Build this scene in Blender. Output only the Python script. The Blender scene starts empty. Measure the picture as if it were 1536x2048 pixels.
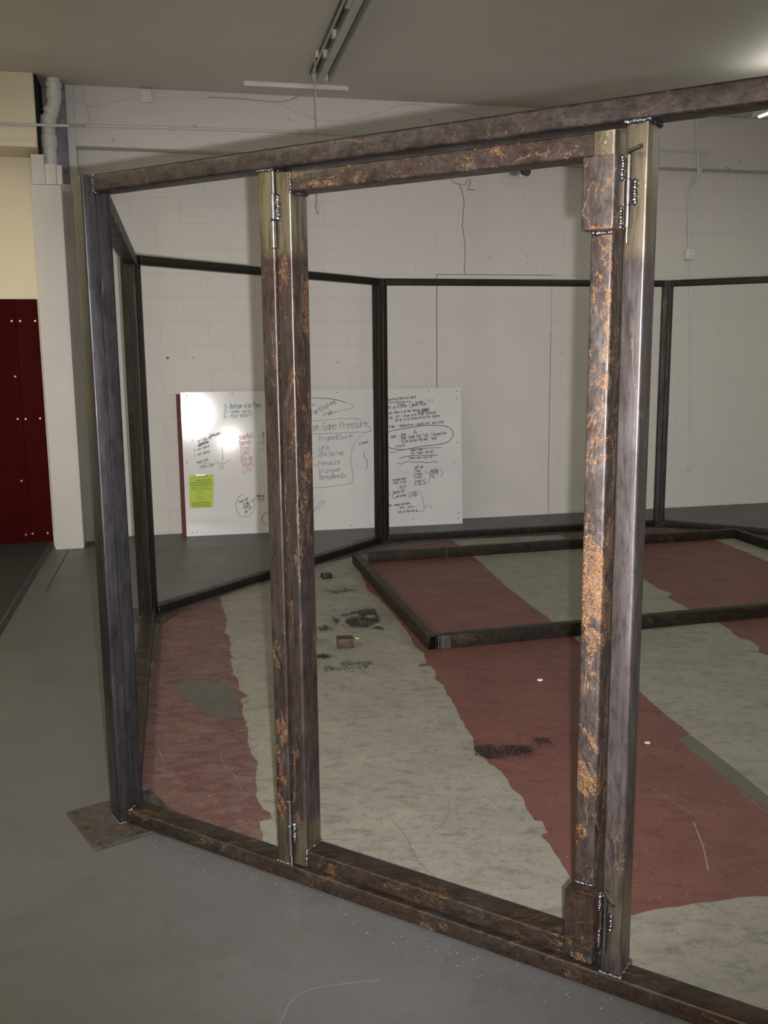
import bpy, bmesh, math, random
from mathutils import Vector, Matrix, noise
random.seed(7)
PI = math.pi
SC = bpy.context.scene
FLASH, TUBE, GLINT = 900.0, 25.0, 130.0
COL = SC.collection

# ---------------------------------------------------------------- camera
CAM_H, PITCH, ROLL, FPX = 1.5897, 0.17067, -0.00973, 1932.6
fw = Vector((0, math.cos(PITCH), -math.sin(PITCH)))
r0 = Vector((1, 0, 0)); u0 = Vector((0, math.sin(PITCH), math.cos(PITCH)))
rt = r0*math.cos(ROLL) + u0*math.sin(ROLL); up = u0*math.cos(ROLL) - r0*math.sin(ROLL)
cd = bpy.data.cameras.new('camera'); cam = bpy.data.objects.new('camera', cd); COL.objects.link(cam)
cam.matrix_world = Matrix(((rt.x, up.x, -fw.x, 0), (rt.y, up.y, -fw.y, 0), (rt.z, up.z, -fw.z, CAM_H), (0, 0, 0, 1)))
cd.sensor_fit = 'VERTICAL'; cd.sensor_height = 36.0; cd.lens = 36.0*FPX/2048; cd.clip_start = .02
SC.camera = cam

# ---------------------------------------------------------------- world, lights, exposure
SC.view_settings.view_transform = 'Standard'; SC.view_settings.look = 'None'
SC.view_settings.gamma = 1; SC.view_settings.use_curve_mapping = False
SC.view_settings.exposure = 0.03
w = bpy.data.worlds.new('world'); SC.world = w; w.use_nodes = True
w.node_tree.nodes['Background'].inputs[0].default_value = (.6, .65, .7, 1)
w.node_tree.nodes['Background'].inputs[1].default_value = .05

# wall frame: s runs along the block wall, o comes out of it towards the camera
WA = Vector((-1.853, 8.210, 0)); WD = Vector((.97295, .23105, 0)); WN = Vector((.23105, -.97295, 0))
def W(s, o, z): return WA + WD*s + WN*o + Vector((0, 0, z))

def lamp(name, kind, loc, power, color, **k):
    d = bpy.data.lights.new(name, kind); d.energy = power; d.color = color
    for a, v in k.items(): setattr(d, a, v)
    o = bpy.data.objects.new(name, d); o.location = loc; COL.objects.link(o); return o
# bare tubes also throw light up onto the ceiling
upl = lamp('fluorescent_uplight', 'AREA', W(4.47, 2.9, 3.33), 7, (1.0, .98, .9), shape='RECTANGLE', size=.16, size_y=2.4)
upl.rotation_euler = (PI, 0, math.radians(13.36))
# the camera's own flash: just right of and below the lens
fl = lamp('camera_flash', 'SPOT', Vector((0, 0, CAM_H)) + rt*.05 - up*.038 + fw*.01, FLASH, (1.0, .955, .985), shadow_soft_size=.012,
          spot_size=math.radians(74), spot_blend=1.0)
fl.matrix_world = Matrix.Translation(fl.location) @ cam.matrix_world.to_3x3().to_4x4()
# light of the fluorescent fixtures that are switched on
FIX_ON = [(4.47, 2.9), (-3.0, 2.3), (5.05, 6.0), (5.05, 10.0), (1.2, 12.3), (-2.6, 6.0), (-2.6, 10.0), (8.2, 2.5), (8.2, 6.5), (8.2, 10.5)]
def area_down(s, o, power, z=3.43):
    a = lamp('fluorescent_light', 'AREA', W(s, o, z), power, (1.0, .96, .70) if s < 4 else (.95, .985, .74), shape='RECTANGLE', size=.16, size_y=2.4)
    a.rotation_euler = (0, 0, math.radians(13.36)); return a
for s, o in FIX_ON: area_down(s, o, TUBE*(2.2 if s < 4 else .5), 3.22 if o == 2.9 else 3.43)
# unseen point light added far behind the camera to make the whiteboard's second glint
lamp('added_glint_light', 'POINT', (1.57, -3.42, 1.25), GLINT, (1, .95, .88), shadow_soft_size=.06)

# ---------------------------------------------------------------- materials
def newmat(name):
    m = bpy.data.materials.new(name); m.use_nodes = True
    nt = m.node_tree; b = nt.nodes['Principled BSDF']; return m, nt, b
def nd(nt, t, **k):
    n = nt.nodes.new(t)
    for a, v in k.items():
        if isinstance(v, dict):
            for i, x in v.items(): n.inputs[i].default_value = x
        else: setattr(n, a, v)
    return n
def coords(nt, scale=(1, 1, 1), rot=(0, 0, 0)):
    tc = nd(nt, 'ShaderNodeTexCoord'); mp = nd(nt, 'ShaderNodeMapping')
    mp.inputs['Scale'].default_value = scale; mp.inputs['Rotation'].default_value = rot
    nt.links.new(tc.outputs['Object'], mp.inputs[0]); return mp.outputs[0]
def tnoise(nt, vec, scale, detail=5, rough=.6, dist=0):
    n = nt.nodes.new('ShaderNodeTexNoise')
    n.inputs['Scale'].default_value = scale; n.inputs['Detail'].default_value = detail
    n.inputs['Roughness'].default_value = rough; n.inputs['Distortion'].default_value = dist
    nt.links.new(vec, n.inputs['Vector']); return n.outputs['Fac']
def ramp(nt, fac, p0, p1, c0=(0, 0, 0, 1), c1=(1, 1, 1, 1)):
    r = nt.nodes.new('ShaderNodeValToRGB'); e = r.color_ramp.elements
    e[0].position = p0; e[1].position = p1; e[0].color = c0; e[1].color = c1
    nt.links.new(fac, r.inputs[0]); return r.outputs[0]
def mixc(nt, fac, a, b, mode='MIX'):
    m = nt.nodes.new('ShaderNodeMix'); m.data_type = 'RGBA'; m.blend_type = mode
    for i, v in ((0, fac), (6, a), (7, b)):
        if hasattr(v, 'links'): nt.links.new(v, m.inputs[i])
        else: m.inputs[i].default_value = v if i == 0 else (*v, 1)
    return m.outputs[2]
def mixf(nt, fac, a, b):
    m = nt.nodes.new('ShaderNodeMix'); m.data_type = 'FLOAT'
    for i, v in ((0, fac), (2, a), (3, b)):
        if hasattr(v, 'links'): nt.links.new(v, m.inputs[i])
        else: m.inputs[i].default_value = v
    return m.outputs[0]
def mul(nt, a, b):
    m = nt.nodes.new('ShaderNodeMath'); m.operation = 'MULTIPLY'
    for i, v in ((0, a), (1, b)):
        if hasattr(v, 'links'): nt.links.new(v, m.inputs[i])
        else: m.inputs[i].default_value = v
    return m.outputs[0]
def bump(nt, b, h, strength=.2, dist=.002):
    n = nt.nodes.new('ShaderNodeBump'); n.inputs['Strength'].default_value = strength; n.inputs['Distance'].default_value = dist
    nt.links.new(h, n.inputs['Height']); nt.links.new(n.outputs[0], b.inputs['Normal'])
def plain(name, col, rough=.7, metal=0, var=.12, vscale=3, bumps=0, bscale=60, spec=.5):
    m, nt, b = newmat(name); v = coords(nt)
    f = ramp(nt, tnoise(nt, v, vscale), .3, .7)
    c = mixc(nt, f, tuple(x*(1-var) for x in col), tuple(min(1, x*(1+var)) for x in col))
    nt.links.new(c, b.inputs['Base Color']); b.inputs['Roughness'].default_value = rough; b.inputs['Metallic'].default_value = metal
    b.inputs['Specular IOR Level'].default_value = spec
    if bumps: bump(nt, b, tnoise(nt, v, bscale, 3), bumps)
    return m
def rampn(nt, fac, stops):
    r = nt.nodes.new('ShaderNodeValToRGB'); e = r.color_ramp.elements
    while len(e) < len(stops): e.new(.5)
    for k, (p, v) in enumerate(stops): e[k].position = p; e[k].color = (v, v, v, 1)
    nt.links.new(fac, r.inputs[0]); return r.outputs[0]
def steel(name, dark, light, rustlo, rusthi, rough=.36, metal=.6, rustcol=(0.194, 0.090, 0.021), stretch=(1, 1, .22), rot=(0, 0, 0), film=.35, zones=(), edge=1.0):
    """mill-scale steel tube: mottled scale, brown film, contour-edged rust patches, ground-bare bands at given heights"""
    m, nt, b = newmat(name)
    v = coords(nt, stretch, rot); v1 = coords(nt)
    base = mixc(nt, rampn(nt, tnoise(nt, v, 24, 8, .7), ((.36, 0), (.5, .45), (.66, 1))), dark, light)
    brown = tuple(x*y for x, y in zip((1.5, .92, .62), dark))
    base = mixc(nt, mul(nt, ramp(nt, tnoise(nt, v, 8, 8, .7, .5), .42, .62), film), base, brown)
    base = mixc(nt, mul(nt, ramp(nt, tnoise(nt, v, 55, 8, .8), .48, .62), .7), base, tuple(x*.35 for x in dark))
    base = mixc(nt, mul(nt, ramp(nt, tnoise(nt, coords(nt, tuple(x**2.4 for x in stretch), rot), 130, 4, .6), .46, .62), .45), base, tuple(x*.5 for x in dark))
    r1 = rampn(nt, tnoise(nt, v, 6.5, 12, .78, 1.3), ((rustlo, 0), (rustlo+.012, edge), (rustlo+.035, .45), (rusthi+.06, .8)))
    r2 = ramp(nt, tnoise(nt, v1, 210, 5, .7), .40, .58)
    lines = rampn(nt, tnoise(nt, v, 11, 6, .62, .8), ((.472, 0), (.486, 1), (.500, 0)))
    lm = mul(nt, lines, ramp(nt, tnoise(nt, coords(nt, (1, 1, .5), (0, 0, .3)), 5.5, 4), .47+(rustlo-.55)*.9, .56+(rustlo-.55)*.9))
    dots = mul(nt, ramp(nt, tnoise(nt, v1, 85, 4, .6), .64, .70), ramp(nt, tnoise(nt, v1, 9, 4), .45+(rustlo-.55), .6+(rustlo-.55)))
    mx = nt.nodes.new('ShaderNodeMath'); mx.operation = 'MAXIMUM'; nt.links.new(lm, mx.inputs[0]); nt.links.new(dots, mx.inputs[1])
    mx2 = nt.nodes.new('ShaderNodeMath'); mx2.operation = 'MAXIMUM'; nt.links.new(mul(nt, mx.outputs[0], edge), mx2.inputs[0]); nt.links.new(r1, mx2.inputs[1])
    rm = mul(nt, mx2.outputs[0], r2)
    rc = mixc(nt, ramp(nt, tnoise(nt, v1, 70, 6, .7), .38, .62), tuple(x*.55 for x in rustcol), tuple(min(1, x*1.35) for x in rustcol))
    col = mixc(nt, rm, base, rc); met = mixf(nt, rm, metal, .05)
    rr = mixf(nt, mixf(nt, rm, 0, 1), mixf(nt, ramp(nt, tnoise(nt, v, 22, 5), .3, .7), rough-.05, rough+.14), .8)
    if zones:
        sx = nt.nodes.new('ShaderNodeSeparateXYZ'); nt.links.new(v1, sx.inputs[0])
        zz = nt.nodes.new('ShaderNodeMath'); zz.operation = 'MULTIPLY_ADD'; nt.links.new(tnoise(nt, v1, 30, 6, .7), zz.inputs[0]); zz.inputs[1].default_value = .07; nt.links.new(sx.outputs[2], zz.inputs[2])
        for z0, z1 in zones:
            mk = None
            for p, inv in ((z0+.035, False), (z1+.035, True)):
                mr = nt.nodes.new('ShaderNodeMapRange'); nt.links.new(zz.outputs[0], mr.inputs[0])
                mr.inputs[1].default_value = p-.022; mr.inputs[2].default_value = p+.022
                mr.inputs[3].default_value = 1 if inv else 0; mr.inputs[4].default_value = 0 if inv else 1
                mk = mr.outputs[0] if mk is None else mul(nt, mk, mr.outputs[0])
            bare = mixc(nt, ramp(nt, tnoise(nt, coords(nt, (1, 1, .1)), 60, 4), .4, .62), (.13, .105, .065), (.24, .21, .16))
            col = mixc(nt, mul(nt, mk, .85), col, bare); met = mixf(nt, mk, met, .85); rr = mixf(nt, mk, rr, .33)
    nt.links.new(col, b.inputs['Base Color']); nt.links.new(met, b.inputs['Metallic']); nt.links.new(rr, b.inputs['Roughness'])
    bump(nt, b, rm, .3, .0012)
    return m
M = {}
M['post'] = steel('dark_steel_post', (.024, .023, .025), (.045, .043, .047), .74, .82, rough=.34, film=.15)
M['far'] = steel('far_steel', (.018, .016, .014), (.034, .03, .026), .70, .82, rough=.42, film=.4)
M['rail'] = steel('rail_steel', (.033, .027, .025), (.080, .066, .062), .61, .68, rough=.40, stretch=(.35, 1, 1), rot=(0, 0, .56))
M['low_rail'] = steel('low_rail_steel', (.032, .025, .02), (.075, .06, .05), .60, .68, rough=.42, rustcol=(0.165, 0.077, 0.018), stretch=(.3, 1, 1), rot=(0, 0, .56), film=.7)
M['gate_rail'] = steel('gate_rail_steel', (.036, .029, .027), (.090, .075, .068), .56, .63, rough=.40, stretch=(.5, 1, 1), rot=(0, 0, .56), film=.5, rustcol=(0.233, 0.108, 0.025))
M['gate'] = steel('gate_steel', (.038, .031, .030), (.075, .063, .062), .565, .63, rough=.36, stretch=(1, 1, .3), film=.5, zones=((1.84, 2.06), (.0, .2)), rustcol=(0.213, 0.099, 0.023))
M['gate_post'] = steel('gate_post_steel', (.050, .045, .046), (.115, .104, .105), .615, .67, rough=.35, stretch=(1, 1, .2), film=.35, zones=((1.78, 2.06), (.13, .33)))
M['gate_rusty'] = steel('rusty_gate_steel', (.046, .037, .034), (.115, .100, .094), .525, .58, rough=.42, stretch=(1, 1, .5), film=.4, rustcol=(0.262, 0.122, 0.028), zones=((1.985, 2.06),))
M['block_gate'] = steel('stop_block_steel', (.038, .028, .022), (.075, .058, .048), .59, .66, rough=.45, film=.6, stretch=(1, 1, .6), rustcol=(0.194, 0.090, 0.021))
M['loose'] = steel('loose_frame_steel', (.022, .019, .016), (.045, .039, .032), .60, .72, rough=.46, stretch=(.4, 1, 1), rot=(0, 0, -.24), film=.5, rustcol=(0.087, 0.041, 0.009))
M['plate'] = steel('base_plate_steel', (.06, .052, .045), (.10, .09, .08), .66, .76, rough=.55, metal=.4, stretch=(1, 1, 1))
M['ground2'] = steel('dull_ground_steel', (.07, .06, .055), (.12, .105, .095), .78, .9, rough=.5, metal=.5, film=.2)
M['block_rust'] = steel('rusty_offcut', (.06, .045, .035), (.11, .09, .07), .58, .66, rough=.6, stretch=(1, 1, 1))
M['gate_dark'] = plain('dark_grey_casting', (.06, .06, .065), .5)
M['weld'] = plain('weld_bead_metal', (.17, .17, .18), .27, 1, .6, 160, .9, 260)
M['barrel'] = plain('turned_steel', (.26, .245, .24), .26, 1, .3, 60)
M['hole_gap'] = plain('hole_and_gap_black', (.01, .01, .01), .9)  # black for bolt holes, the board joint and the niche gap's shade
M['block'] = plain('painted_block', (.60, .575, .55), .62, 0, .03, 2.0, .5, 140)
M['mortar'] = plain('painted_mortar', (.57, .545, .52), .7, 0, .04, 3)
M['smooth'] = plain('painted_plaster', (.60, .575, .56), .6, 0, .03, 2.5, .25, 40)
M['cream'] = plain('cream_painted_wall', (.80, .72, .56), .6, 0, .03, 2)
M['ceil'] = plain('ceiling_paint', (.62, .60, .56), .8, 0, .04, 1.5, .3, 30)
M['conduit'] = plain('painted_conduit', (.58, .57, .54), .45, 0, .04, 6)
M['pvc'] = plain('pvc_drain', (.66, .65, .62), .4, 0, .05, 5)
M['bracket'] = plain('white_plastic', (.66, .65, .61), .5)
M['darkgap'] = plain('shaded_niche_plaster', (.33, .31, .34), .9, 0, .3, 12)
M['crack'] = plain('crack_dark_grey', (.16, .15, .14), .9)  # one dark grey for cracks, joints, chips, holes and nail heads
M['redpanel'] = plain('dark_red_panel', (.046, .0036, .0036), .7, 0, .12, 2.5, spec=.04)
M['redback'] = plain('dark_red_board_edge', (.085, .018, .013), .7)
M['screw'] = plain('screw_head', (.7, .68, .66), .25, .9)
M['mat'] = plain('black_rubber_mat', (.009, .006, .006), .75, 0, .3, 6)
M['matlip'] = plain('mat_edge_rubber', (.06, .058, .058), .6, 0, .3, 9)
M['bay'] = plain('fixture_housing', (.5, .5, .44), .5, 0, .1, 8)
M['slot'] = plain('fixture_dark_inside', (.02, .022, .02), .35, .3)
M['cord'] = plain('old_white_cord', (.45, .42, .34), .7)
M['tape'] = plain('clear_tape', (.85, .85, .82), .2)
M['paper'] = plain('lime_paper', (.44, .56, .075), .75, 0, .04, 8)
M['paperink'] = plain('paper_print', (.17, .24, .05), .8)
M['ink_k'] = plain('black_marker', (.05, .05, .055), .6)
M['ink_g'] = plain('green_marker', (.08, .24, .22), .6)
M['ink_g2'] = plain('faded_grey_marker', (.2, .19, .19), .6)
M['ink_t'] = plain('teal_grey_marker', (.19, .23, .24), .6)
M['ink_r'] = plain('faded_red_marker', (.5, .22, .24), .6)
M['filings'] = plain('steel_filings', (.028, .028, .032), .45, .6, .5, 200)
M['speck'] = plain('bright_chip', (.9, .9, .88), .2, .6)
# whiteboard
m, nt, b = newmat('melamine_board'); v = coords(nt, (1, 1, .12))
nt.links.new(mixc(nt, ramp(nt, tnoise(nt, coords(nt), 1.6, 4), .35, .7), (.60, .59, .60), (.66, .645, .65)), b.inputs['Base Color'])
nt.links.new(mixf(nt, tnoise(nt, v, 120, 3), .088, .105), b.inputs['Roughness']); b.inputs['Specular IOR Level'].default_value = .5
M['board'] = m
# floors: grey floor paint
m, nt, b = newmat('grey_floor_paint'); v = coords(nt)
c = mixc(nt, ramp(nt, tnoise(nt, v, .9, 6, .6), .3, .7), (.080, .078, .077), (.106, .104, .103))
c = mixc(nt, mul(nt, ramp(nt, tnoise(nt, v, 2.6, 8, .7, .6), .52, .68), .45), c, (.070, .056, .044))
c = mixc(nt, mul(nt, ramp(nt, tnoise(nt, v, 40, 8, .8), .45, .65), .3), c, (.06, .055, .052))
sp = ramp(nt, tnoise(nt, v, 55, 2), .765, .79)
c = mixc(nt, mul(nt, sp, .55), c, (.5, .49, .46))
nt.links.new(c, b.inputs['Base Color'])
nt.links.new(mixf(nt, tnoise(nt, v, 3, 5), .38, .6), b.inputs['Roughness']); bump(nt, b, tnoise(nt, v, 14, 6), .1, .002); M['floor'] = m
# worn stripe paint: beige and red, scratched through and dirty
def paint(name, a, b2, dirt, scratch, worn=(.45, .43, .37), wear=.0):
    m, nt, b = newmat(name); v = coords(nt)
    c = mixc(nt, ramp(nt, tnoise(nt, v, 3.5, 8, .65), .3, .7), a, b2)
    c = mixc(nt, mul(nt, ramp(nt, tnoise(nt, coords(nt, (1, 2.2, 1), (0, 0, .7)), 9, 10, .8, .6), .50, .66), dirt), c, tuple(x*.50 for x in a))
    c = mixc(nt, mul(nt, ramp(nt, tnoise(nt, v, 34, 10, .85), .53, .64), dirt), c, tuple(x*.45 for x in a))
    s1 = ramp(nt, tnoise(nt, coords(nt, (1, 14, 1), (0, 0, .95)), 5, 6, .7, .25), .66, .70)
    s2 = ramp(nt, tnoise(nt, coords(nt, (1, 18, 1), (0, 0, -.6)), 4, 6, .7, .3), .68, .71)
    c = mixc(nt, mul(nt, s1, scratch), c, worn); c = mixc(nt, mul(nt, s2, scratch), c, worn)
    if wear:
        c = mixc(nt, mul(nt, ramp(nt, tnoise(nt, coords(nt, (1, 1.6, 1), (0, 0, .4)), 11, 12, .85, .6), .46, .58), wear), c, worn)
    c = mixc(nt, mul(nt, ramp(nt, tnoise(nt, v, 70, 2), .745, .765), .8), c, (.6, .58, .54))
    nt.links.new(c, b.inputs['Base Color'])
    nt.links.new(mixf(nt, tnoise(nt, v, 5, 5), .45, .7), b.inputs['Roughness']); bump(nt, b, tnoise(nt, v, 25, 6), .12, .0015)
    return m
M['beige'] = paint('worn_beige_floor_paint', (.19, .18, .148), (.245, .235, .195), .85, .25)
M['red'] = paint('worn_red_floor_paint', (.105, .040, .032), (.145, .058, .046), .7, .45, (.22, .19, .16))
M['red_worn'] = paint('very_worn_red_floor_paint', (.085, .033, .029), (.125, .055, .047), .6, .4, (.135, .098, .082), .8)
M['greypatch'] = paint('grey_repair_paint', (.070, .066, .056), (.088, .084, .072), .4, .15)
M['greypatch2'] = plain('scratched_grey_paint', (.16, .155, .15), .6)
M['olive'] = paint('olive_grey_paint', (.085, .08, .055), (.10, .095, .07), .3, .1)
def emis(name, col, st):
    m, nt, b = newmat(name); b.inputs['Emission Color'].default_value = (*col, 1); b.inputs['Emission Strength'].default_value = st
    b.inputs['Base Color'].default_value = (.8, .8, .8, 1); return m
M['tube'] = emis('lit_fluorescent_tube', (.96, .95, 1.0), 9.0)

# ---------------------------------------------------------------- mesh helpers
def link(name, bm, mat, parent=None, smooth=35, **props):
    me = bpy.data.meshes.new(name)
    bmesh.ops.recalc_face_normals(bm, faces=bm.faces)
    bm.to_mesh(me); bm.free(); me.materials.append(mat)
    if smooth:
        for p in me.polygons: p.use_smooth = True
        me.set_sharp_from_angle(angle=math.radians(smooth))
    o = bpy.data.objects.new(name, me); COL.objects.link(o)
    if parent: adopt(o, parent)
    for k, v in props.items(): o[k] = v
    return o
LOC = {}
def adopt(o, parent):
    o.parent = parent
    mw = parent_world(parent); o.matrix_parent_inverse = mw.inverted()
def parent_world(p):
    m = Matrix.LocRotScale(p.location, p.rotation_euler, p.scale)
    if p.parent: return parent_world(p.parent) @ p.matrix_parent_inverse @ m
    return m
def thing(name, label, cat, loc, group=None):
    o = bpy.data.objects.new(name, None); o.empty_display_size = .1; o.location = loc; COL.objects.link(o)
    o['label'] = label; o['category'] = cat
    if group: o['group'] = group
    return o
def tag(o, label, cat, group=None, kind=None):
    o['label'] = label; o['category'] = cat
    if group: o['group'] = group
    if kind: o['kind'] = kind
    return o
def set_origin(o, p):
    """move a parentless mesh object's origin to p without moving its geometry"""
    p = Vector(p); o.data.transform(Matrix.Translation(-p)); o.location = p; return o
def box(bm, pts_fn, a0, a1, b0, b1, c0, c1):
    vs = [bm.verts.new(pts_fn(a, b, c)) for a in (a0, a1) for b in (b0, b1) for c in (c0, c1)]
    for f in ((0, 1, 3, 2), (4, 6, 7, 5), (0, 4, 5, 1), (2, 3, 7, 6), (0, 2, 6, 4), (1, 5, 7, 3)): bm.faces.new([vs[i] for i in f])
    return vs
def bevel(bm, w, seg=1):
    bmesh.ops.bevel(bm, geom=[e for e in bm.edges], offset=w, segments=seg, affect='EDGES', profile=.5)
def wbox(name, s0, s1, o0, o1, z0, z1, mat, parent=None, bev=0, **k):
    bm = bmesh.new(); box(bm, W, s0, s1, o0, o1, z0, z1)
    bmesh.ops.recalc_face_normals(bm, faces=bm.faces)
    if bev: bevel(bm, bev, 2)
    return link(name, bm, mat, parent, 35, **k)
def xyz(a, b, c): return Vector((a, b, c))
def rrect(w, h, r, seg=4, seam=None):
    """rounded rectangle outline, counter-clockwise; seam: list of sides ('+x','-x','+y','-y') that carry a thin weld-seam groove"""
    pts = []
    def corner(cx, cy, a0):
        for i in range(seg+1):
            a = a0 + (PI/2)*i/seg; pts.append((cx + r*math.cos(a), cy + r*math.sin(a)))
    def groove(side):
        if seam and side in seam:
            g, dpt = .0028, .0022
            X = {'+x': [(w/2, -g), (w/2-dpt, 0), (w/2, g)], '-x': [(-w/2, g), (-w/2+dpt, 0), (-w/2, -g)],
                 '+y': [(g, h/2), (0, h/2-dpt), (-g, h/2)], '-y': [(-g, -h/2), (0, -h/2+dpt), (g, -h/2)]}[side]
            pts.extend(X)
    corner(w/2-r, h/2-r, 0); groove('+y'); corner(-w/2+r, h/2-r, PI/2); groove('-x')
    corner(-w/2+r, -h/2+r, PI); groove('-y'); corner(w/2-r, -h/2+r, 1.5*PI); groove('+x')
    return pts
def tube_bm(p0, p1, w, h, up=(0, 0, 1), r=.006, wall=.005, hollow=(False, False), bm=None, seam=None, seg=4):
    """rectangular steel tube from p0 to p1; w across, h along 'up'"""
    bm = bm or bmesh.new(); p0, p1, up = Vector(p0), Vector(p1), Vector(up)
    ax = (p1-p0).normalized(); sx = ax.cross(up).normalized(); sy = sx.cross(ax).normalized()
    prof = rrect(w, h, r, seg, seam)
    rings = [[bm.verts.new(p + sx*a + sy*b) for a, b in prof] for p in (p0, p1)]
    n = len(prof)
    for i in range(n): bm.faces.new((rings[0][i], rings[0][(i+1) % n], rings[1][(i+1) % n], rings[1][i]))
    for k, (p, dirn) in enumerate(((p0, ax), (p1, -ax))):
        if hollow[k]:
            q = rrect(w-2*wall, h-2*wall, max(.002, r-wall*.6), seg)
            q = [(a, b) for a, b in q]
            inn = [bm.verts.new(p + sx*a + sy*b) for a, b in q]; deep = [bm.verts.new(p + dirn*.12 + sx*a + sy*b) for a, b in q]
            if len(q) == n:
                for i in range(n):
                    j = (i+1) % n
                    bm.faces.new((rings[k][i], rings[k][j], inn[j], inn[i])); bm.faces.new((inn[i], inn[j], deep[j], deep[i]))
                bm.faces.new(deep)
        else: bm.faces.new(rings[k])
    return bm
def cyl_bm(p0, p1, r, seg=12, bm=None, r1=None, caps=True, bead=0):
    bm = bm or bmesh.new(); p0, p1 = Vector(p0), Vector(p1); ax = (p1-p0).normalized()
    sx = ax.orthogonal().normalized(); sy = ax.cross(sx); r1 = r if r1 is None else r1
    st = [(p0, r), (p1, r1)]
    if bead: st = [(p0, r-bead), (p0+ax*bead, r), (p1-ax*bead, r1), (p1, r1-bead)]
    R = [[bm.verts.new(p + (sx*math.cos(2*PI*i/seg) + sy*math.sin(2*PI*i/seg))*q) for i in range(seg)] for p, q in st]
    for a, b in zip(R, R[1:]):
        for i in range(seg): bm.faces.new((a[i], a[(i+1) % seg], b[(i+1) % seg], b[i]))
    if caps: bm.faces.new(R[0]); bm.faces.new(R[-1])
    return bm
def path_bm(pts, r, seg=8, bm=None):
    bm = bm or bmesh.new(); pts = [Vector(p) for p in pts]; prev = None; rings = []
    for i, p in enumerate(pts):
        a = (pts[min(i+1, len(pts)-1)] - pts[max(i-1, 0)]).normalized()
        if prev is None: sx = a.orthogonal().normalized()
        else: sx = (prev - a*prev.dot(a)).normalized()
        prev = sx; sy = a.cross(sx)
        rings.append([bm.verts.new(p + (sx*math.cos(2*PI*k/seg) + sy*math.sin(2*PI*k/seg))*r) for k in range(seg)])
    for a, b in zip(rings, rings[1:]):
        for i in range(seg): bm.faces.new((a[i], a[(i+1) % seg], b[(i+1) % seg], b[i]))
    bm.faces.new(rings[0]); bm.faces.new(rings[-1]); return bm
def catmull(P, n=8):
    P = [Vector(p) for p in P]; out = []
    for i in range(len(P)-1):
        a, b, c, d = P[max(i-1, 0)], P[i], P[i+1], P[min(i+2, len(P)-1)]
        for k in range(n):
            t = k/n; out.append(.5*((2*b) + (c-a)*t + (2*a-5*b+4*c-d)*t*t + (-a+3*b-3*c+d)*t**3))
    out.append(P[-1]); return out
def bead(name, pts, r, parent, mat=None, step=None):
    """a weld bead: overlapping lumps laid along a line, joined into one mesh"""
    bm = bmesh.new(); pts = [Vector(p) for p in pts]; step = step or r*.75
    rnd = random.Random(int(abs(pts[0].x*1000)+abs(pts[0].z*977)))
    for a, b in zip(pts, pts[1:]):
        n = max(1, int((b-a).length/step))
        for i in range(n+1):
            p = a.lerp(b, i/n); q = r*rnd.uniform(.8, 1.2)
            bmesh.ops.create_icosphere(bm, subdivisions=1, radius=q,
                matrix=Matrix.Translation(p + Vector([rnd.uniform(-.15, .15)*r for _ in range(3)])) @ Matrix.Rotation(rnd.uniform(0, 3), 4, 'Z'))
    return link(name, bm, mat or M['weld'], parent, 60, kind='stuff')
def ragged(poly, amp, step, seed=0, z=0.0):
    """resample a closed 2-D outline and roughen its edge"""
    rnd = random.Random(seed); out = []
    n = len(poly)
    for i in range(n):
        a, b = Vector(poly[i]), Vector(poly[(i+1) % n]); d = b-a; k = max(1, int(d.length/step)); nn = Vector((-d.y, d.x)).normalized() if d.length else Vector((0, 0))
        for j in range(k):
            p = a + d*(j/k); q = (noise.noise(Vector((p.x*9, p.y*9, seed))) + .6*noise.noise(Vector((p.x*31, p.y*31, seed+4))) + rnd.uniform(-.35, .35))*amp
            out.append((p.x+nn.x*q, p.y+nn.y*q, z))
    return out
def flat_poly(name, pts, mat, parent, thick=.0008, **k):
    bm = bmesh.new(); top = [bm.verts.new(p) for p in pts]
    es = [bm.edges.new((top[i], top[(i+1) % len(top)])) for i in range(len(top))]
    bmesh.ops.triangle_fill(bm, use_beauty=True, use_dissolve=False, edges=es, normal=(0, 0, 1))
    for f in bm.faces:
        if f.normal.z < 0: f.normal_flip()
    me = bpy.data.meshes.new(name); bm.to_mesh(me); bm.free(); me.materials.append(mat)
    o = bpy.data.objects.new(name, me); COL.objects.link(o)
    if parent: adopt(o, parent)
    for a, v in k.items(): o[a] = v
    return o

# ---------------------------------------------------------------- the room
H = 3.60
def slab(name, s0, s1, o0, o1, z0, z1, mat): 
    o = wbox(name, s0, s1, o0, o1, z0, z1, mat, None, 0, kind='structure'); return o
floor = slab('floor', -4.2, 9.2, -.3, 14.2, -.12, 0, M['floor'])
ceiling = slab('ceiling', -4.2, 9.2, -.3, 14.2, H, H+.12, M['ceil'])
wall_left = slab('wall_left', -4.2, -4.0, .0, 14, 0, H, M['cream'])
wall_right = slab('wall_right', 9.0, 9.2, .0, 14, 0, H, M['smooth'])
wall_front = slab('wall_front', -4.2, 9.2, 14, 14.2, 0, H, M['smooth'])

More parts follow.
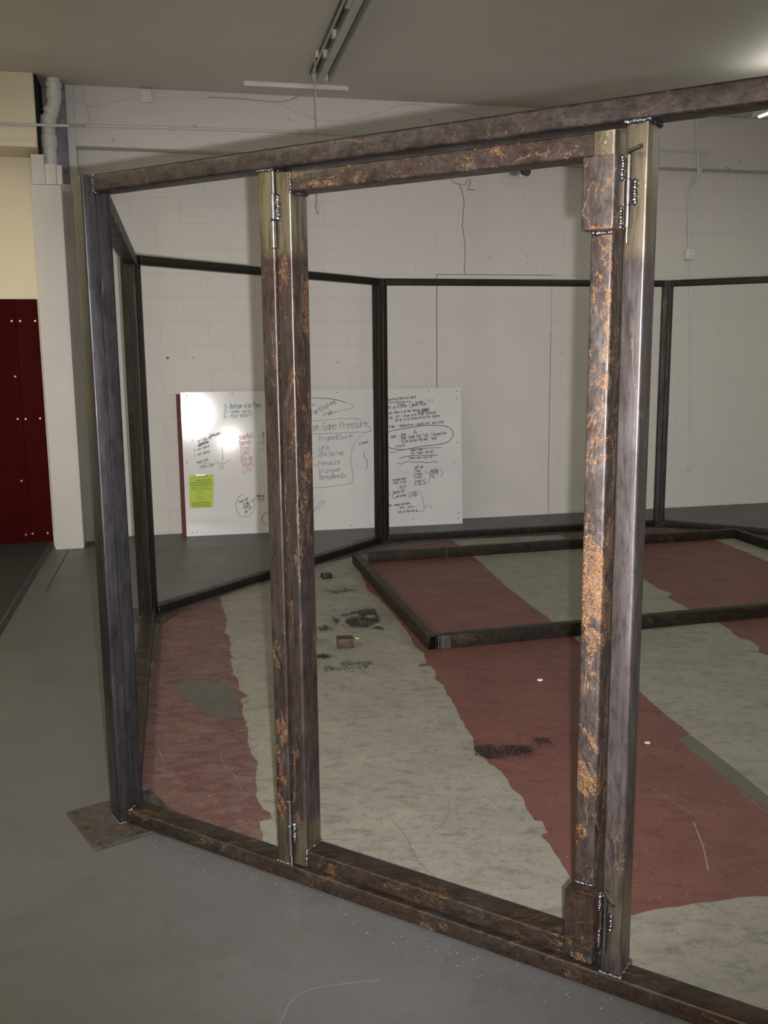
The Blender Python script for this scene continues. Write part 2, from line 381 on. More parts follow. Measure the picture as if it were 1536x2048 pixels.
# block wall: a recessed mortar face carrying one object per block
wall_back = slab('wall_back', -4.2, 9.2, -.28, -.0022, 0, H, M['mortar'])
BL, BH, J = .40, .20, .003
PATCH = (2.405, 3.495, 2.205)
def block_mesh(l):
    bm = bmesh.new(); box(bm, lambda a, b, c: Vector((a, b, c)), 0, l, 0, .05, 0, BH-J)
    bmesh.ops.recalc_face_normals(bm, faces=bm.faces)
    ed = [e for e in bm.edges if all(abs(v.co.y) < 1e-6 for v in e.verts)]
    bmesh.ops.bevel(bm, geom=ed, offset=.0012, segments=1, affect='EDGES')
    me = bpy.data.meshes.new('block'); bmesh.ops.recalc_face_normals(bm, faces=bm.faces); bm.to_mesh(me); bm.free(); me.materials.append(M['block']); return me
BM_CACHE = {}
rotW = math.radians(13.36)
spans = []
for row in range(16):
    z0 = row*BH
    off = .0 if row % 2 else -.2
    s = -.60 + off
    while s < 8.95:
        s0, s1 = max(s, -.575), min(s+BL, 9.0); s += BL
        if s1-s0 < .03: continue
        pieces = [(s0, s1)]
        if z0 < PATCH[2]-.05:
            pieces = []
            if s0 < PATCH[0]: pieces.append((s0, min(s1, PATCH[0])))
            if s1 > PATCH[1]: pieces.append((max(s0, PATCH[1]), s1))
        for a, b in pieces:
            if b-a > .03: spans.append((a, b, z0))
rest = bmesh.new(); nblk = 0
vis = [q for q in spans if q[0] < 5.75]
for a, b, z0 in spans:
    L = round(b-a-J, 3)
    if a < 5.75 and nblk < 298:
        if L not in BM_CACHE: BM_CACHE[L] = block_mesh(L)
        o = bpy.data.objects.new('block', BM_CACHE[L]); COL.objects.link(o)
        p = W(a+J/2, random.uniform(-.0006, .0006), z0+J/2)
        o.location = p; o.rotation_euler = (0, 0, rotW); adopt(o, wall_back); nblk += 1
    else:
        box(rest, W, a+J/2, b-J/2, -.05, 0, z0+J/2, z0+BH-J/2)
o = link('blocks_beyond', rest, M['block'], wall_back, 0, kind='stuff')
# smooth plaster infill of an old doorway, with its thin outline
inf = wbox('doorway_infill', PATCH[0]+.004, PATCH[1]-.003, -.03, .0012, 0, PATCH[2]-.004, M['smooth'], wall_back)
def wribbon(bm, pts, width, o=.0015):
    P = [Vector((a, b)) for a, b in pts]
    for i in range(len(P)-1):
        d = (P[i+1]-P[i]); 
        if d.length < 1e-5: continue
        nrm = Vector((-d.y, d.x)).normalized()*width/2
        vs = [bm.verts.new(W(q.x, o, q.y)) for q in (P[i]-nrm, P[i+1]-nrm, P[i+1]+nrm, P[i]+nrm)]
        bm.faces.new(vs)
bm = bmesh.new()
wribbon(bm, [(2.404, 1.2), (2.404, 2.203), (2.9, 2.203), (3.492, 2.203)], .006)
wribbon(bm, [(3.494, 2.203), (3.494, 1.7)], .002); wribbon(bm, [(3.495, 1.7), (3.497, .25), (3.51, .02)], .0045)
link('infill_joint', bm, M['crack'], wall_back, 0)
bm = bmesh.new()
wribbon(bm, [(2.52, 3.03), (2.56, 2.985), (2.66, 2.965), (2.69, 3.02)], .005)
wribbon(bm, [(2.60, 2.98), (2.63, 2.93), (2.655, 2.83), (2.645, 2.72), (2.64, 2.62), (2.655, 2.52), (2.665, 2.44), (2.665, 2.33), (2.66, 2.21)], .006)
link('wall_crack', bm, M['crack'], wall_back, 0)
bm = bmesh.new()
rr_ = random.Random(3)
for (s, z) in [(0.05, 1.505), (.16, 1.50), (.26, 1.505), (3.25, 2.30), (3.25, 2.37), (2.90, 2.36), (3.345, 2.235), (4.72, 2.22), (4.73, 2.13), (2.75, 1.30), (.85, 2.9), (1.5, 1.45), (3.6, 1.5)]:
    q = .012 if s == .05 else rr_.uniform(.004, .007)
    bm = bmesh.new(); bm.faces.new([bm.verts.new(W(s+q*math.cos(a), .0016, z+q*math.sin(a))) for a in [k*PI/4 for k in range(8)]])
    link('drill_hole', bm, M['crack'], wall_back, 0)
# crumbled plaster along the wall foot
bm = bmesh.new()
for i in range(150):
    s = -.55+i*.045
    if PATCH[0]-.05 < s < PATCH[1]: continue
    hgt = .018+.02*max(0, noise.noise(Vector((s*3, 0, 2))))
    box(bm, W, s, s+.047, -.001, .006+.006*noise.noise(Vector((s*7, 3, 0))), 0, hgt)
link('crumbled_plaster', bm, M['mortar'], wall_back, 0, kind='stuff')

# lintel beam and pilaster standing proud of the blocks
trim1 = wbox('trim_1', -.575, 8.9, -.02, .15, 3.15, H, M['smooth'], None, .004, kind='structure')
trim2 = wbox('trim_2', -.635, -.575, -.02, .15, 0, H, M['smooth'], None, .004, kind='structure')
bm = bmesh.new()
for (s, z, l) in [(.33, 3.33, .03), (1.1, 3.41, .02), (5.1, 3.16, .06), (2.3, 3.46, .02), (3.0, 3.43, .03), (-.3, 3.2, .02), (.9, 3.18, .02), (5.25, 3.22, .03)]:
    bm = bmesh.new(); wribbon(bm, [(s, z+.01), (s+l*.5, z), (s+l, z-.006)], .006, .1515); link('chipped_mark', bm, M['crack'], trim1, 0)
# left side: cream wall, deep beam, boxed column and the drain pipe niche with its shade painted dark
cream = wbox('trim_3', -3.99, -.90, -.01, .055, 0, 3.07, M['cream'], None, .003, kind='structure')
beam = wbox('trim_4', -3.99, -.835, -.01, .45, 3.07, H, M['cream'], None, .006, kind='structure')
wbox('beam_moulding', -3.99, -.84, .45, .468, 3.07, 3.118, M['cream'], beam, .005)
wbox('beam_fillet', -3.99, -.84, .45, .457, 3.132, 3.142, M['cream'], beam, .002)
wbox('casing_return', -.70, -.635, -.01, .15, 0, 2.86, M['smooth'], trim2)
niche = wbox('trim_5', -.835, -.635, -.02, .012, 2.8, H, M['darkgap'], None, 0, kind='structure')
wbox('niche_gap_shade', -.836, -.815, .012, .40, 2.95, H, M['hole_gap'], niche)  # black slab standing in for the shade in the beam's side gap
colm = wbox('trim_6', -.905, -.685, -.01, .43, 0, 2.81, M['smooth'], None, .006, kind='structure')
for a, b, t, q in ((-.89, -.797, 3.028, .428), (-.793, -.715, 2.962, .433), (-.711, -.672, 2.955, .43)):
    wbox('casing_board', a, b, q-.02, q, 2.812, t, M['smooth'], colm, .002)
wbox('plinth', -.925, -.905, .055, .30, 0, .12, M['cream'], colm, .003)

# stripes and patches of floor paint inside the cage (all parts of the floor)
PATCH_OUT = [(-1.018, 3.791), (-1.104, 4.269), (-1.198, 4.767), (-1.292, 5.378), (-1.276, 5.684), (-1.061, 6.080), (-0.856, 6.462), (-0.510, 6.953), (-0.255, 7.198), (0.045, 7.496), (0.561, 7.851), (0.965, 7.902), (1.441, 7.999), (2.224, 8.137), (2.656, 8.160), (2.890, 8.103), (3.106, 7.664), (4.250, 6.400), (4.750, 4.500), (3.700, 2.550), (1.300, 1.800), (-0.870, 3.160)]
R1 = [(-1.018, 3.791), (-1.104, 4.269), (-1.198, 4.767), (-1.292, 5.378), (-1.276, 5.684), (-1.066, 6.068), (-1.016, 5.858), (-0.940, 5.520), (-0.891, 5.266), (-0.819, 4.946), (-0.784, 4.700), (-0.746, 4.585), (-0.690, 4.336), (-0.657, 4.302), (-0.639, 4.256), (-0.662, 4.205), (-0.614, 3.965), (-0.565, 3.749), (-0.513, 3.554), (-0.475, 3.377), (-0.469, 3.255), (-0.425, 3.147), (-0.396, 3.121), (-0.390, 3.067), (-0.428, 3.057), (-0.416, 2.999), (-0.403, 2.869), (-0.420, 2.800), (-0.870, 3.090)]
R2 = [(-0.231, 7.179), (-0.114, 6.199), (-0.047, 6.004), (0.025, 5.716), (0.068, 5.517), (0.092, 5.397), (0.130, 5.223), (0.143, 5.110), (0.154, 4.980), (0.204, 4.841), (0.205, 4.689), (0.167, 4.679), (0.175, 4.640), (0.225, 4.654), (0.248, 4.556), (0.240, 4.447), (0.274, 4.366), (0.286, 4.250), (0.301, 4.179), (0.313, 4.022), (0.337, 3.847), (0.359, 3.732), (0.351, 3.654), (0.393, 3.510), (0.436, 3.412), (0.453, 3.319), (0.452, 3.291), (0.488, 3.203), (0.487, 3.137), (0.499, 3.042), (0.525, 3.042), (0.533, 2.960), (0.509, 2.945), (0.524, 2.881), (0.533, 2.814), (0.540, 2.761), (0.552, 2.698), (0.565, 2.608), (0.585, 2.530), (0.618, 2.488), (0.662, 2.484), (0.743, 2.506), (0.831, 2.530), (0.898, 2.548), (1.016, 2.571), (1.106, 2.577), (1.577, 2.477), (1.515, 2.772), (1.313, 3.104), (1.234, 3.450), (1.225, 3.656), (1.180, 3.712), (1.256, 3.756), (1.215, 3.958), (1.194, 4.088), (1.172, 4.291), (1.148, 4.529), (1.102, 4.762), (1.056, 4.964), (1.037, 5.118), (0.974, 5.412), (0.886, 5.847), (0.781, 6.439), (0.708, 7.000), (0.683, 7.126), (0.562, 7.830), (0.045, 7.496)]
R3 = [(1.487, 7.997), (1.527, 7.580), (1.635, 7.165), (1.765, 6.427), (1.806, 6.116), (1.839, 6.020), (1.793, 5.934), (1.822, 5.769), (1.846, 5.661), (1.920, 5.380), (1.933, 5.230), (1.927, 5.070), (1.974, 5.033), (1.980, 4.918), (1.935, 4.818), (1.964, 4.759), (2.085, 4.131), (2.459, 4.001), (2.935, 5.600), (2.936, 6.495), (2.809, 6.907), (2.789, 7.095), (2.764, 7.294), (2.699, 7.745), (2.656, 8.160), (2.224, 8.137)]
GREY1 = [(-1.026, 4.379), (-0.967, 4.450), (-0.882, 4.487), (-0.809, 4.446), (-0.700, 4.323), (-0.631, 3.965), (-0.718, 3.990), (-0.802, 4.051), (-0.945, 4.264)]
OLIVE = [(1.180, 3.712), (1.252, 3.743), (1.327, 3.362), (1.351, 3.202), (1.378, 2.997), (1.356, 2.947), (1.313, 3.104), (1.234, 3.450)]
PILES = [[(-0.315, 5.552), (-0.222, 5.613), (-0.117, 5.721), (-0.064, 5.719), (-0.027, 5.430), (-0.007, 5.266), (-0.093, 5.318), (-0.196, 5.351), (-0.291, 5.415)],
  [(-0.390, 5.338), (-0.332, 5.376), (-0.305, 5.295), (-0.368, 5.259)],
  [(-0.355, 4.847), (-0.276, 4.836), (-0.311, 4.781), (-0.351, 4.790)],
  [(-0.329, 4.648), (-0.206, 4.714), (-0.066, 4.741), (-0.090, 4.633), (-0.226, 4.592), (-0.312, 4.572)],
  [(-0.231, 6.257), (-0.193, 6.310), (-0.189, 6.176), (-0.317, 6.103), (-0.428, 6.211), (-0.326, 6.155)],
  [(0.352, 3.657), (0.457, 3.664), (0.575, 3.647), (0.586, 3.594), (0.502, 3.553), (0.402, 3.533), (0.347, 3.571)],
  [(0.601, 3.741), (0.658, 3.729), (0.670, 3.679), (0.608, 3.671)]]
ground = flat_poly('painted_ground', ragged(PATCH_OUT, .012, .05, 1, .0006), M['beige'], floor)
flat_poly('red_stripe', ragged(R1, .016, .03, 2, .0014), M['red_worn'], floor, label='heavily worn red stripe')
flat_poly('red_stripe', ragged(R2, .007, .025, 3, .0014), M['red'], floor)
flat_poly('red_stripe', ragged(R3, .007, .03, 4, .0014), M['red'], floor)
flat_poly('grey_patch', ragged(GREY1, .012, .03, 5, .0021), M['greypatch'], floor)
flat_poly('olive_patch', ragged(OLIVE, .002, .03, 6, .0021), M['olive'], floor)
def fribbon(name, pts, width, mat, z=.0012, parent=floor):
    bm = bmesh.new()
    P = [Vector(p) for p in pts]
    for a, b in zip(P, P[1:]):
        n_ = Vector((-(b-a).y, (b-a).x)).normalized()*width/2
        bm.faces.new([bm.verts.new((q.x, q.y, z)) for q in (a-n_, b-n_, b+n_, a+n_)])
    return link(name, bm, mat, parent, 0)
fribbon('floor_joint', [(-2.52, 7.55), (-2.33, 6.62), (-2.25, 6.25)], .008, M['mat'], .0006)
fribbon('floor_joint', [(-2.40, 7.32), (-1.9, 7.45), (-1.5, 7.56)], .005, M['matlip'], .0006)
for pts, wd in (([(1.03, 3.02), (1.01, 2.86), (.98, 2.72)], .008), ([(.93, 2.55), (.98, 2.43), (1.03, 2.33)], .006), ([(1.19, 3.75), (1.21, 3.52), (1.27, 3.2), (1.34, 2.9)], .003),
                ([(-.66, 3.62), (-.625, 3.50), (-.57, 3.41), (-.53, 3.3)], .003), ([(-.94, 3.72), (-.87, 3.55)], .003), ([(-.33, 3.2), (-.2, 3.05), (-.18, 2.9)], .004), ([(.95, 3.3), (1.05, 3.05)], .003),
                ([(.8, 3.25), (.9, 3.22), (1.02, 3.21)], .003), ([(.72, 4.9), (.95, 4.62)], .004), ([(1.25, 3.35), (1.3, 3.1)], .002), ([(1.08, 2.3), (1.13, 2.2)], .005)):
    fribbon('paint_scratch', pts, wd*.5, M['beige'], .0020)
fribbon('paint_scratch', [tuple(p.xy) for p in catmull([Vector((*q, 0)) for q in [(-.95, 1.75), (-.7, 1.80), (-.45, 1.92), (-.28, 2.02), (-.22, 2.17), (-.02, 2.22)]], 6)], .0022, M['greypatch2'], .0006)
for pts, wd in (([(.0, 3.1), (.06, 2.95), (.1, 2.78), (.2, 2.6)], .004), ([(.12, 2.93), (.2, 3.05), (.22, 3.2)], .003)):
    fribbon('paint_crack', [tuple(p.xy) for p in catmull([Vector((*q, 0)) for q in pts], 5)], wd*.4, M['olive'], .0020)

# ---------------------------------------------------------------- the cage
P0 = Vector((-.9073, 3.0603, 0)); EV = Vector((.8454, -.5341, 0)); NV = Vector((-.5341, -.8454, 0)); ZV = Vector((0, 0, 1))
def N(e, n, z): return P0 + EV*e + NV*n + ZV*z
PT = .0875
posts = [Vector(p) for p in ((-.888, 3.088, 0), (-1.415, 5.600, 0), (-.018, 7.765, 0), (2.410, 8.345, 0))]
posts += [Vector(p) for p in ((4.58, 7.03, 0), (5.15, 4.53, 0), (3.79, 2.35, 0))] + [posts[0] + EV*2.553]
cage = thing('steel_cage', 'large rusty octagonal frame of welded steel tube posts and rails with an open-framed gate', 'cage frame', (1.85, 4.9, 0))
TOP, RT_, RB = 2.104, 2.0535, .010
for k, p in enumerate(posts):
    a = math.radians(34.5-45*k); rr = Vector((math.cos(a), math.sin(a), 0)); tt = Vector((-rr.y, rr.x, 0))
    far = k not in (0, 7)
    bm = tube_bm(p+ZV*.010, p+ZV*TOP, PT, PT, up=rr, r=.007, seam=('+x', '-x', '+y'))
    link('corner_post', bm, M['far'] if far else M['post'], cage)
    pc = p - rr*.012
    bm = bmesh.new(); box(bm, lambda x, y, z: pc + rr*x + tt*y + ZV*z, -.152, .152, -.152, .152, 0, .010)
    bmesh.ops.recalc_face_normals(bm, faces=bm.faces); bevel(bm, .0015, 1)
    pl = link('base_plate', bm, M['plate'], cage, 30)
    for i in (-1, 0, 1):
        for j in (-1, 0, 1):
            if i or j: link('bolt_hole', cyl_bm(pc + rr*i*.13 + tt*j*.13 + ZV*.004, pc + rr*i*.13 + tt*j*.13 + ZV*.0104, .0085, 12), M['hole_gap'], pl, 0)
    if k < 4: bead('weld_bead', [p+rr*x*PT/2+tt*y*PT/2+ZV*.012 for x, y in ((-1, -1), (1, -1), (1, 1), (-1, 1), (-1, -1))], .004, pl)
def rail(i, j, z0, z1, mat, name):
    a, b = posts[i], posts[j]; d = (b-a).normalized()
    return link(name, tube_bm(a+d*.040+ZV*(z0+z1)/2, b-d*.040+ZV*(z0+z1)/2, .0762, z1-z0, r=.007), mat, cage)
for i in range(8):
    j = (i+1) % 8; near = (i == 7)
    if near: continue
    rail(i, j, RT_, TOP, M['rail'] if i == 0 else M['far'], 'top_rail'); rail(i, j, RB, RB+.0508, M['far'] if i in (1, 2, 3) else M['low_rail'], 'bottom_rail')
top = rail(0, 7, RT_, TOP, M['rail'], 'top_rail'); low = rail(0, 7, RB, RB+.0508, M['low_rail'], 'bottom_rail')
# welds where rails meet the near posts
def post_weld(k, d, z0, z1, side):
    p = posts[k]; n = Vector((d.y, -d.x, 0))*side
    q = p + d*.056
    return [q - n*.036 + ZV*z0, q + n*.036 + ZV*z0] if z0 == z1 else [q + n*.037 + ZV*z0, q + n*.037 + ZV*z1]
d0 = (posts[7]-posts[0]).normalized()
bead('weld_bead', [N(.055, -.004, .0615), N(.028, -.074, .0615)], .0055, low)
bead('weld_bead', [N(.052, .001, .015), N(.052, .001, .058)], .0045, low)
bead('weld_bead', [N(.052, .001, RT_+.002), N(.052, .001, TOP-.002)], .0045, top)
bead('weld_bead', [N(.055, -.004, RT_-.001), N(.03, -.074, RT_-.001)], .0045, top)
for k in (1, 2, 3):
    for dd_ in (posts[k-1]-posts[k], posts[k+1]-posts[k]):
        dd_ = dd_.normalized(); nin = Vector((-dd_.y, dd_.x, 0)); nin = nin if nin.dot(Vector((1.85, 4.9, 0))-posts[k]) > 0 else -nin
        q = posts[k]+dd_*.052+nin*.037
        bead('weld_bead', [q+ZV*RT_, q+ZV*TOP], .003, cage, step=.004); bead('weld_bead', [q+ZV*.012, q+ZV*.06], .003, cage, step=.004)

# two gate posts between the rails
def upright(e0, e1, z0, z1, mat, name, parent, n0=-.0762, n1=0, r=.0065):
    c = (e0+e1)/2; m_ = (n0+n1)/2
    return link(name, tube_bm(N(c, m_, z0), N(c, m_, z1), e1-e0, n1-n0, up=NV, r=r), mat, parent)
ZB, ZT = RB+.0508, RT_
gpA = upright(.683, .734, ZB, ZT, M['gate'], 'gate_post', cage)
gpB = upright(1.690, 1.741, ZB, ZT, M['gate_post'], 'gate_post', cage)
def collar(e0, e1, z, r, par): 
    bead('weld_bead', [N(e0, .001, z), N(e1, .001, z), N(e1, -.076, z), N(e0, -.076, z), N(e0, .001, z)], r, par)
collar(.683, .734, ZT-.003, .0045, gpA); collar(1.690, 1.741, ZT-.002, .0065, gpB)
collar(.683, .734, ZB+.002, .0045, gpA); collar(1.690, 1.741, ZB+.002, .006, gpB)
# the gate: one welded rectangle of tube with its fittings
GB, GT = .072, 2.040
gate = link('gate', tube_bm(N(.7665, -.0381, GB), N(.7665, -.0381, GT), .051, .0762, up=NV, r=.0065), M['gate'], cage, label='open rectangular gate of rusty steel tube')
st2 = link('latch_stile', tube_bm(N(1.6425, -.0381, GB), N(1.6425, -.0381, GT), .051, .0762, up=NV, r=.0065), M['gate_rusty'], gate)
link('gate_rail', tube_bm(N(.790, -.0381, 2.0145), N(1.619, -.0381, 2.0145), .0762, .0508, r=.0065), M['gate_rail'], gate)
link('gate_rail', tube_bm(N(.790, -.0381, .0975), N(1.619, -.0381, .0975), .0762, .0508, r=.0065), M['low_rail'], gate)
bead('weld_bead', [N(.793, .001, 1.992), N(.793, .001, 2.036)], .0045, gate)
bead('weld_bead', [N(.794, .000, 1.988), N(.794, -.074, 1.988)], .004, gate)
bead('weld_bead', [N(.793, .001, .078), N(.793, .001, .124)], .0045, gate)
bead('weld_bead', [N(.794, .000, .1245), N(.794, -.074, .1245)], .004, gate)
bead('weld_bead', [N(1.617, .001, .08), N(1.617, .001, .12)], .004, gate)
# stop blocks of short tube welded on the face of the latch stile
for z0, z1 in ((1.830, 1.979), (.128, .282)):
    sb = link('stop_block', tube_bm(N(1.650, .0255, z0), N(1.650, .0255, z1), .074, .050, up=NV, r=.006), M['gate_rusty'] if z0 > 1 else M['block_gate'], gate)
    bead('weld_bead', [N(1.625, .002, z0-.003), N(1.664, .002, z0-.003)], .0055, sb)
    bead('weld_bead', [N(1.625, .003, z1+.003), N(1.664, .003, z1+.003)], .0045, sb)
# bullet hinges
for z0, zm, z1 in ((1.847, 1.920, 1.988), (.100, .195, .273)):
    link('hinge_barrel', cyl_bm(N(.7395, .0075, zm+.0008), N(.7395, .0075, z1), .0086, 16, bead=.002), M['barrel'], gate)
    bead('weld_bead', [N(.7525, .004, zm+.004 if z0 > 1 else .145), N(.7525, .004, z1-.008 if z0 > 1 else .2)], .0065, gate, step=.005)
    link('hinge_barrel', cyl_bm(N(.7385, .0075, z0), N(.7385, .0075, zm-.0008), .0082, 16, bead=.002), M['barrel'], gpA)
bead('weld_bead', [N(.728, .004, .135), N(.728, .004, .185)], .004, gpA); bead('weld_bead', [N(.728, .004, 1.86), N(.728, .004, 1.91)], .003, gpA)
link('hinge_rod', cyl_bm(N(.7385, .004, 1.985), N(.7385, .004, 2.045), .005, 10), M['barrel'], gpA)
link('hinge_rod', cyl_bm(N(.7385, .004, .063), N(.7385, .004, .10), .0055, 10), M['barrel'], gpA)
# pin latches: outer knuckles on the gate, middle one on the post, bent pin through them
for z1, z2, z3, z4, zend, hand in ((1.984, 1.932, 1.880, 1.832, 1.801, (1.7375, .038, 1.992)), (.277, .226, .180, .130, .118, (1.735, .050, .279))):
    for a, b, par in ((z1, z2, gate), (z2, z3, gpB), (z3, z4, gate)):
        link('latch_barrel', cyl_bm(N(1.7015, .0085, b+.0006), N(1.7015, .0085, a-.0006), .0079, 16, bead=.0012), M['barrel'], par)
    link('latch_tab', tube_bm(N(1.6865, .002, z4), N(1.6865, .002, z1), .016, .006, up=NV, r=.0015), M['gate_post'], gate)
    for a, b in ((z1, z2), (z3, z4)): bead('weld_bead', [N(1.687, .007, a-.005), N(1.687, .007, b+.005)], .0058, gate, step=.0055)
    bead('weld_bead', [N(1.715, .004, z2-.005), N(1.715, .004, z3+.005)], .0065, gpB, step=.0055)
    hx = Vector(N(*hand)); 
    link('latch_pin', path_bm(catmull([N(1.7015, .0085, zend), N(1.7015, .0085, (zend+z1)/2), N(1.7015, .0085, z1+.001), N(1.703, .012, z1+.004), N(1.703, .012, z1+.004).lerp(hx, .5), hx], 6), .0046, 12), M['barrel'], gate)

# spare rectangular frame lying inside the cage
fr = thing('loose_frame', 'rectangular frame of dark rusty steel tube lying flat on the striped floor', 'frame', (.223, 4.913, 0))
FA, KA = Vector((.2475, 4.913, .0385)), Vector((-.2135, 6.99, .0385))
link('side_tube', tube_bm(FA, KA, .0508, .0762, r=.005, wall=.004, hollow=(True, False)), M['loose'], fr)
FB = Vector((.2705, 4.940, .0385)); FE = Vector((3.325, 5.795, .0385)); KB = Vector((-.195, 7.005, .0385)); KE = Vector((2.872, 7.806, .0385))
dF = (FE-FB).normalized(); nF = Vector((-dF.y, dF.x, 0))
link('front_tube', tube_bm(FB, FE, .0508, .0762, r=.005), M['loose'], fr)
bt = link('back_tube', tube_bm(KB, KE, .0508, .0762, r=.005), M['loose'], fr)
link('side_tube', tube_bm(KE+Vector((.012, .02, 0)), FE+Vector((-.01, -.02, 0)), .0508, .0762, r=.005), M['loose'], fr)
bead('weld_bead', [Vector((.282, 4.918, .004)), Vector((.282, 4.918, .074))], .004, fr)
bead('weld_bead', [Vector((.276, 4.925, .0775)), Vector((.262, 4.965, .0775))], .004, fr)
bead('weld_bead', [Vector((-.185, 6.985, .0775)), Vector((-.20, 7.03, .0775))], .004, fr)
m1 = KB.lerp(KE, .215); db = (KE-KB).normalized(); nb_ = Vector((db.y, -db.x, 0))
bead('weld_bead', [m1+nb_*.027+ZV*-.036, m1+nb_*.027+ZV*.037, m1-nb_*.025+ZV*.0395], .004, bt)
for o_, dd_, n_ in ((FB, dF, -nF), (KB, db, nb_)):
    bm = bmesh.new(); bm.faces.new([bm.verts.new(o_ + dd_*a + n_*.0260 + ZV*z) for a, z in ((.018, -.036), (.075, -.035), (.068, .034), (.016, .036))])
    link('ground_area', bm, M['ground2'], fr, 0, label='bare ground steel at the corner')

# small offcuts on the floor
def offcut(name, p, rot, sx, sy, sz, label, mat, group=None):
    bm = bmesh.new(); c_, s_ = math.cos(rot), math.sin(rot)
    box(bm, lambda a, b, z: Vector((a*c_-b*s_, a*s_+b*c_, z)), -sx/2, sx/2, -sy/2, sy/2, 0, sz)
    bmesh.ops.recalc_face_normals(bm, faces=bm.faces); bevel(bm, .004, 2)
    o = link(name, bm, mat, None, 40); o.location = (*p, .0012); return tag(o, label, 'steel block', group)
offcut('steel_offcut', (-.215, 4.985), .12, .088, .07, .052, 'rusty square steel block on the beige stripe between the dark filings', M['block_rust'])
offcut('steel_offcut', (-.405, 6.545), .3, .07, .06, .032, 'small black steel offcut on the floor near the corner of the loose frame', M['loose'])
offcut('steel_offcut', (-.392, 5.07), .1, .03, .05, .07, 'rusty offcut half hidden behind the left gate stile', M['block_rust'])

# heaps of dark metal filings (too many flakes to count)
PLAB = ['largest heap of black metal filings on the beige stripe', 'small scatter of black filings left of the largest heap', 'dark filings beside the gate stile nearer than the rusty block',
        'thin dusty smear of filings in front of the rusty block', 'thin black scatter of filings at the back near the small black offcut', 'black filings where beige stripe meets red stripe', 'small dark filings patch on the red stripe']
DENS = [4200, 450, 520, 750, 750, 2000, 300]
def inside(p, poly):
    c = False; n = len(poly)
    for i in range(n):
        a, b = poly[i], poly[i-1]
        if (a[1] > p[1]) != (b[1] > p[1]) and p[0] < (b[0]-a[0])*(p[1]-a[1])/(b[1]-a[1])+a[0]: c = not c
    return c
for k, poly in enumerate(PILES):
    rnd = random.Random(50+k); bm = bmesh.new(); xs = [p[0] for p in poly]; ys = [p[1] for p in poly]; n = 0
    cx, cy = sum(xs)/len(xs), sum(ys)/len(ys); tries = 0
    while n < DENS[k] and tries < 60000:
        tries += 1
        x_ = rnd.uniform(min(xs)-.05, max(xs)+.05); y_ = rnd.uniform(min(ys)-.06, max(ys)+.06)
        q = noise.noise(Vector((x_*14, y_*10, k)))
        if inside((x_, y_), poly):
            if q < -.12-.25*rnd.random() or rnd.random() > .35+1.1*(q+.5): continue
        elif rnd.random() > .35*math.exp(-3.2*(((x_-cx)/(max(xs)-min(xs)+.04))**2+((y_-cy)/(max(ys)-min(ys)+.04))**2)*2.2): continue
        z_ = .0018 + (rnd.uniform(0, .006) if k in (0, 5) else rnd.uniform(0, .002)); n += 1
        a = rnd.uniform(0, 2*PI); l = rnd.uniform(.0015, .0055)*(1.25 if k == 0 else .9); w_ = rnd.uniform(.0012, .003)
        d_ = Vector((math.cos(a), math.sin(a), rnd.uniform(-.25, .25)))*l; e_ = Vector((-math.sin(a), math.cos(a), rnd.uniform(-.4, .4)))*w_; c_ = Vector((x_, y_, z_+.0015))
        bm.faces.new([bm.verts.new(c_+v_) for v_ in (d_, e_, -d_, -e_)])
    o = link('metal_filings', bm, M['filings'], None, 0); set_origin(o, (cx, cy, 0)); tag(o, PLAB[k], 'metal filings', None, 'stuff')
SPL = [((.738, 4.412), .013, 'bright curl of metal on the red stripe just outside the loose frame'), ((1.049, 3.665), .011, 'round white crumb on the red stripe right of the gate'),
       ((-.152, 5.111), .009, 'white crumb beside the rusty steel block')]
for (x_, y_), q, lab in SPL:
    bm = bmesh.new(); bmesh.ops.create_icosphere(bm, subdivisions=2, radius=q)
    for v_ in bm.verts: v_.co = Vector((v_.co.x*1.2, v_.co.y, v_.co.z*.5+q*.45)) * (1+.25*noise.noise(v_.co*130))
    o = link('crumb', bm, M['speck'], None, 60); o.location = (x_, y_, .0025); tag(o, lab, 'crumb')
bm = bmesh.new(); rnd = random.Random(9)
for i in range(620):
    e_ = rnd.uniform(.1, 2.4); side = rnd.random()
    p = N(e_, rnd.gauss(.02, .05) + .02, 0) if side < .35 else Vector((rnd.uniform(.5, 1.8), rnd.uniform(1.9, 3.4), 0))
    if side >= .35 and (p-P0).dot(NV) > -.1: continue
    q = rnd.uniform(.0006, .0019)
    bm.faces.new([bm.verts.new(p + Vector((q*math.cos(a), q*math.sin(a), .0032+q*.4*math.sin(a*1.7)))) for a in (0, 1.4, 2.9, 4.4)])
o = link('floor_grit', bm, M['speck'], None, 0); set_origin(o, (1.2, 2.6, 0)); tag(o, 'pale grit and weld spatter scattered on the floor by the gate', 'grit', None, 'stuff')

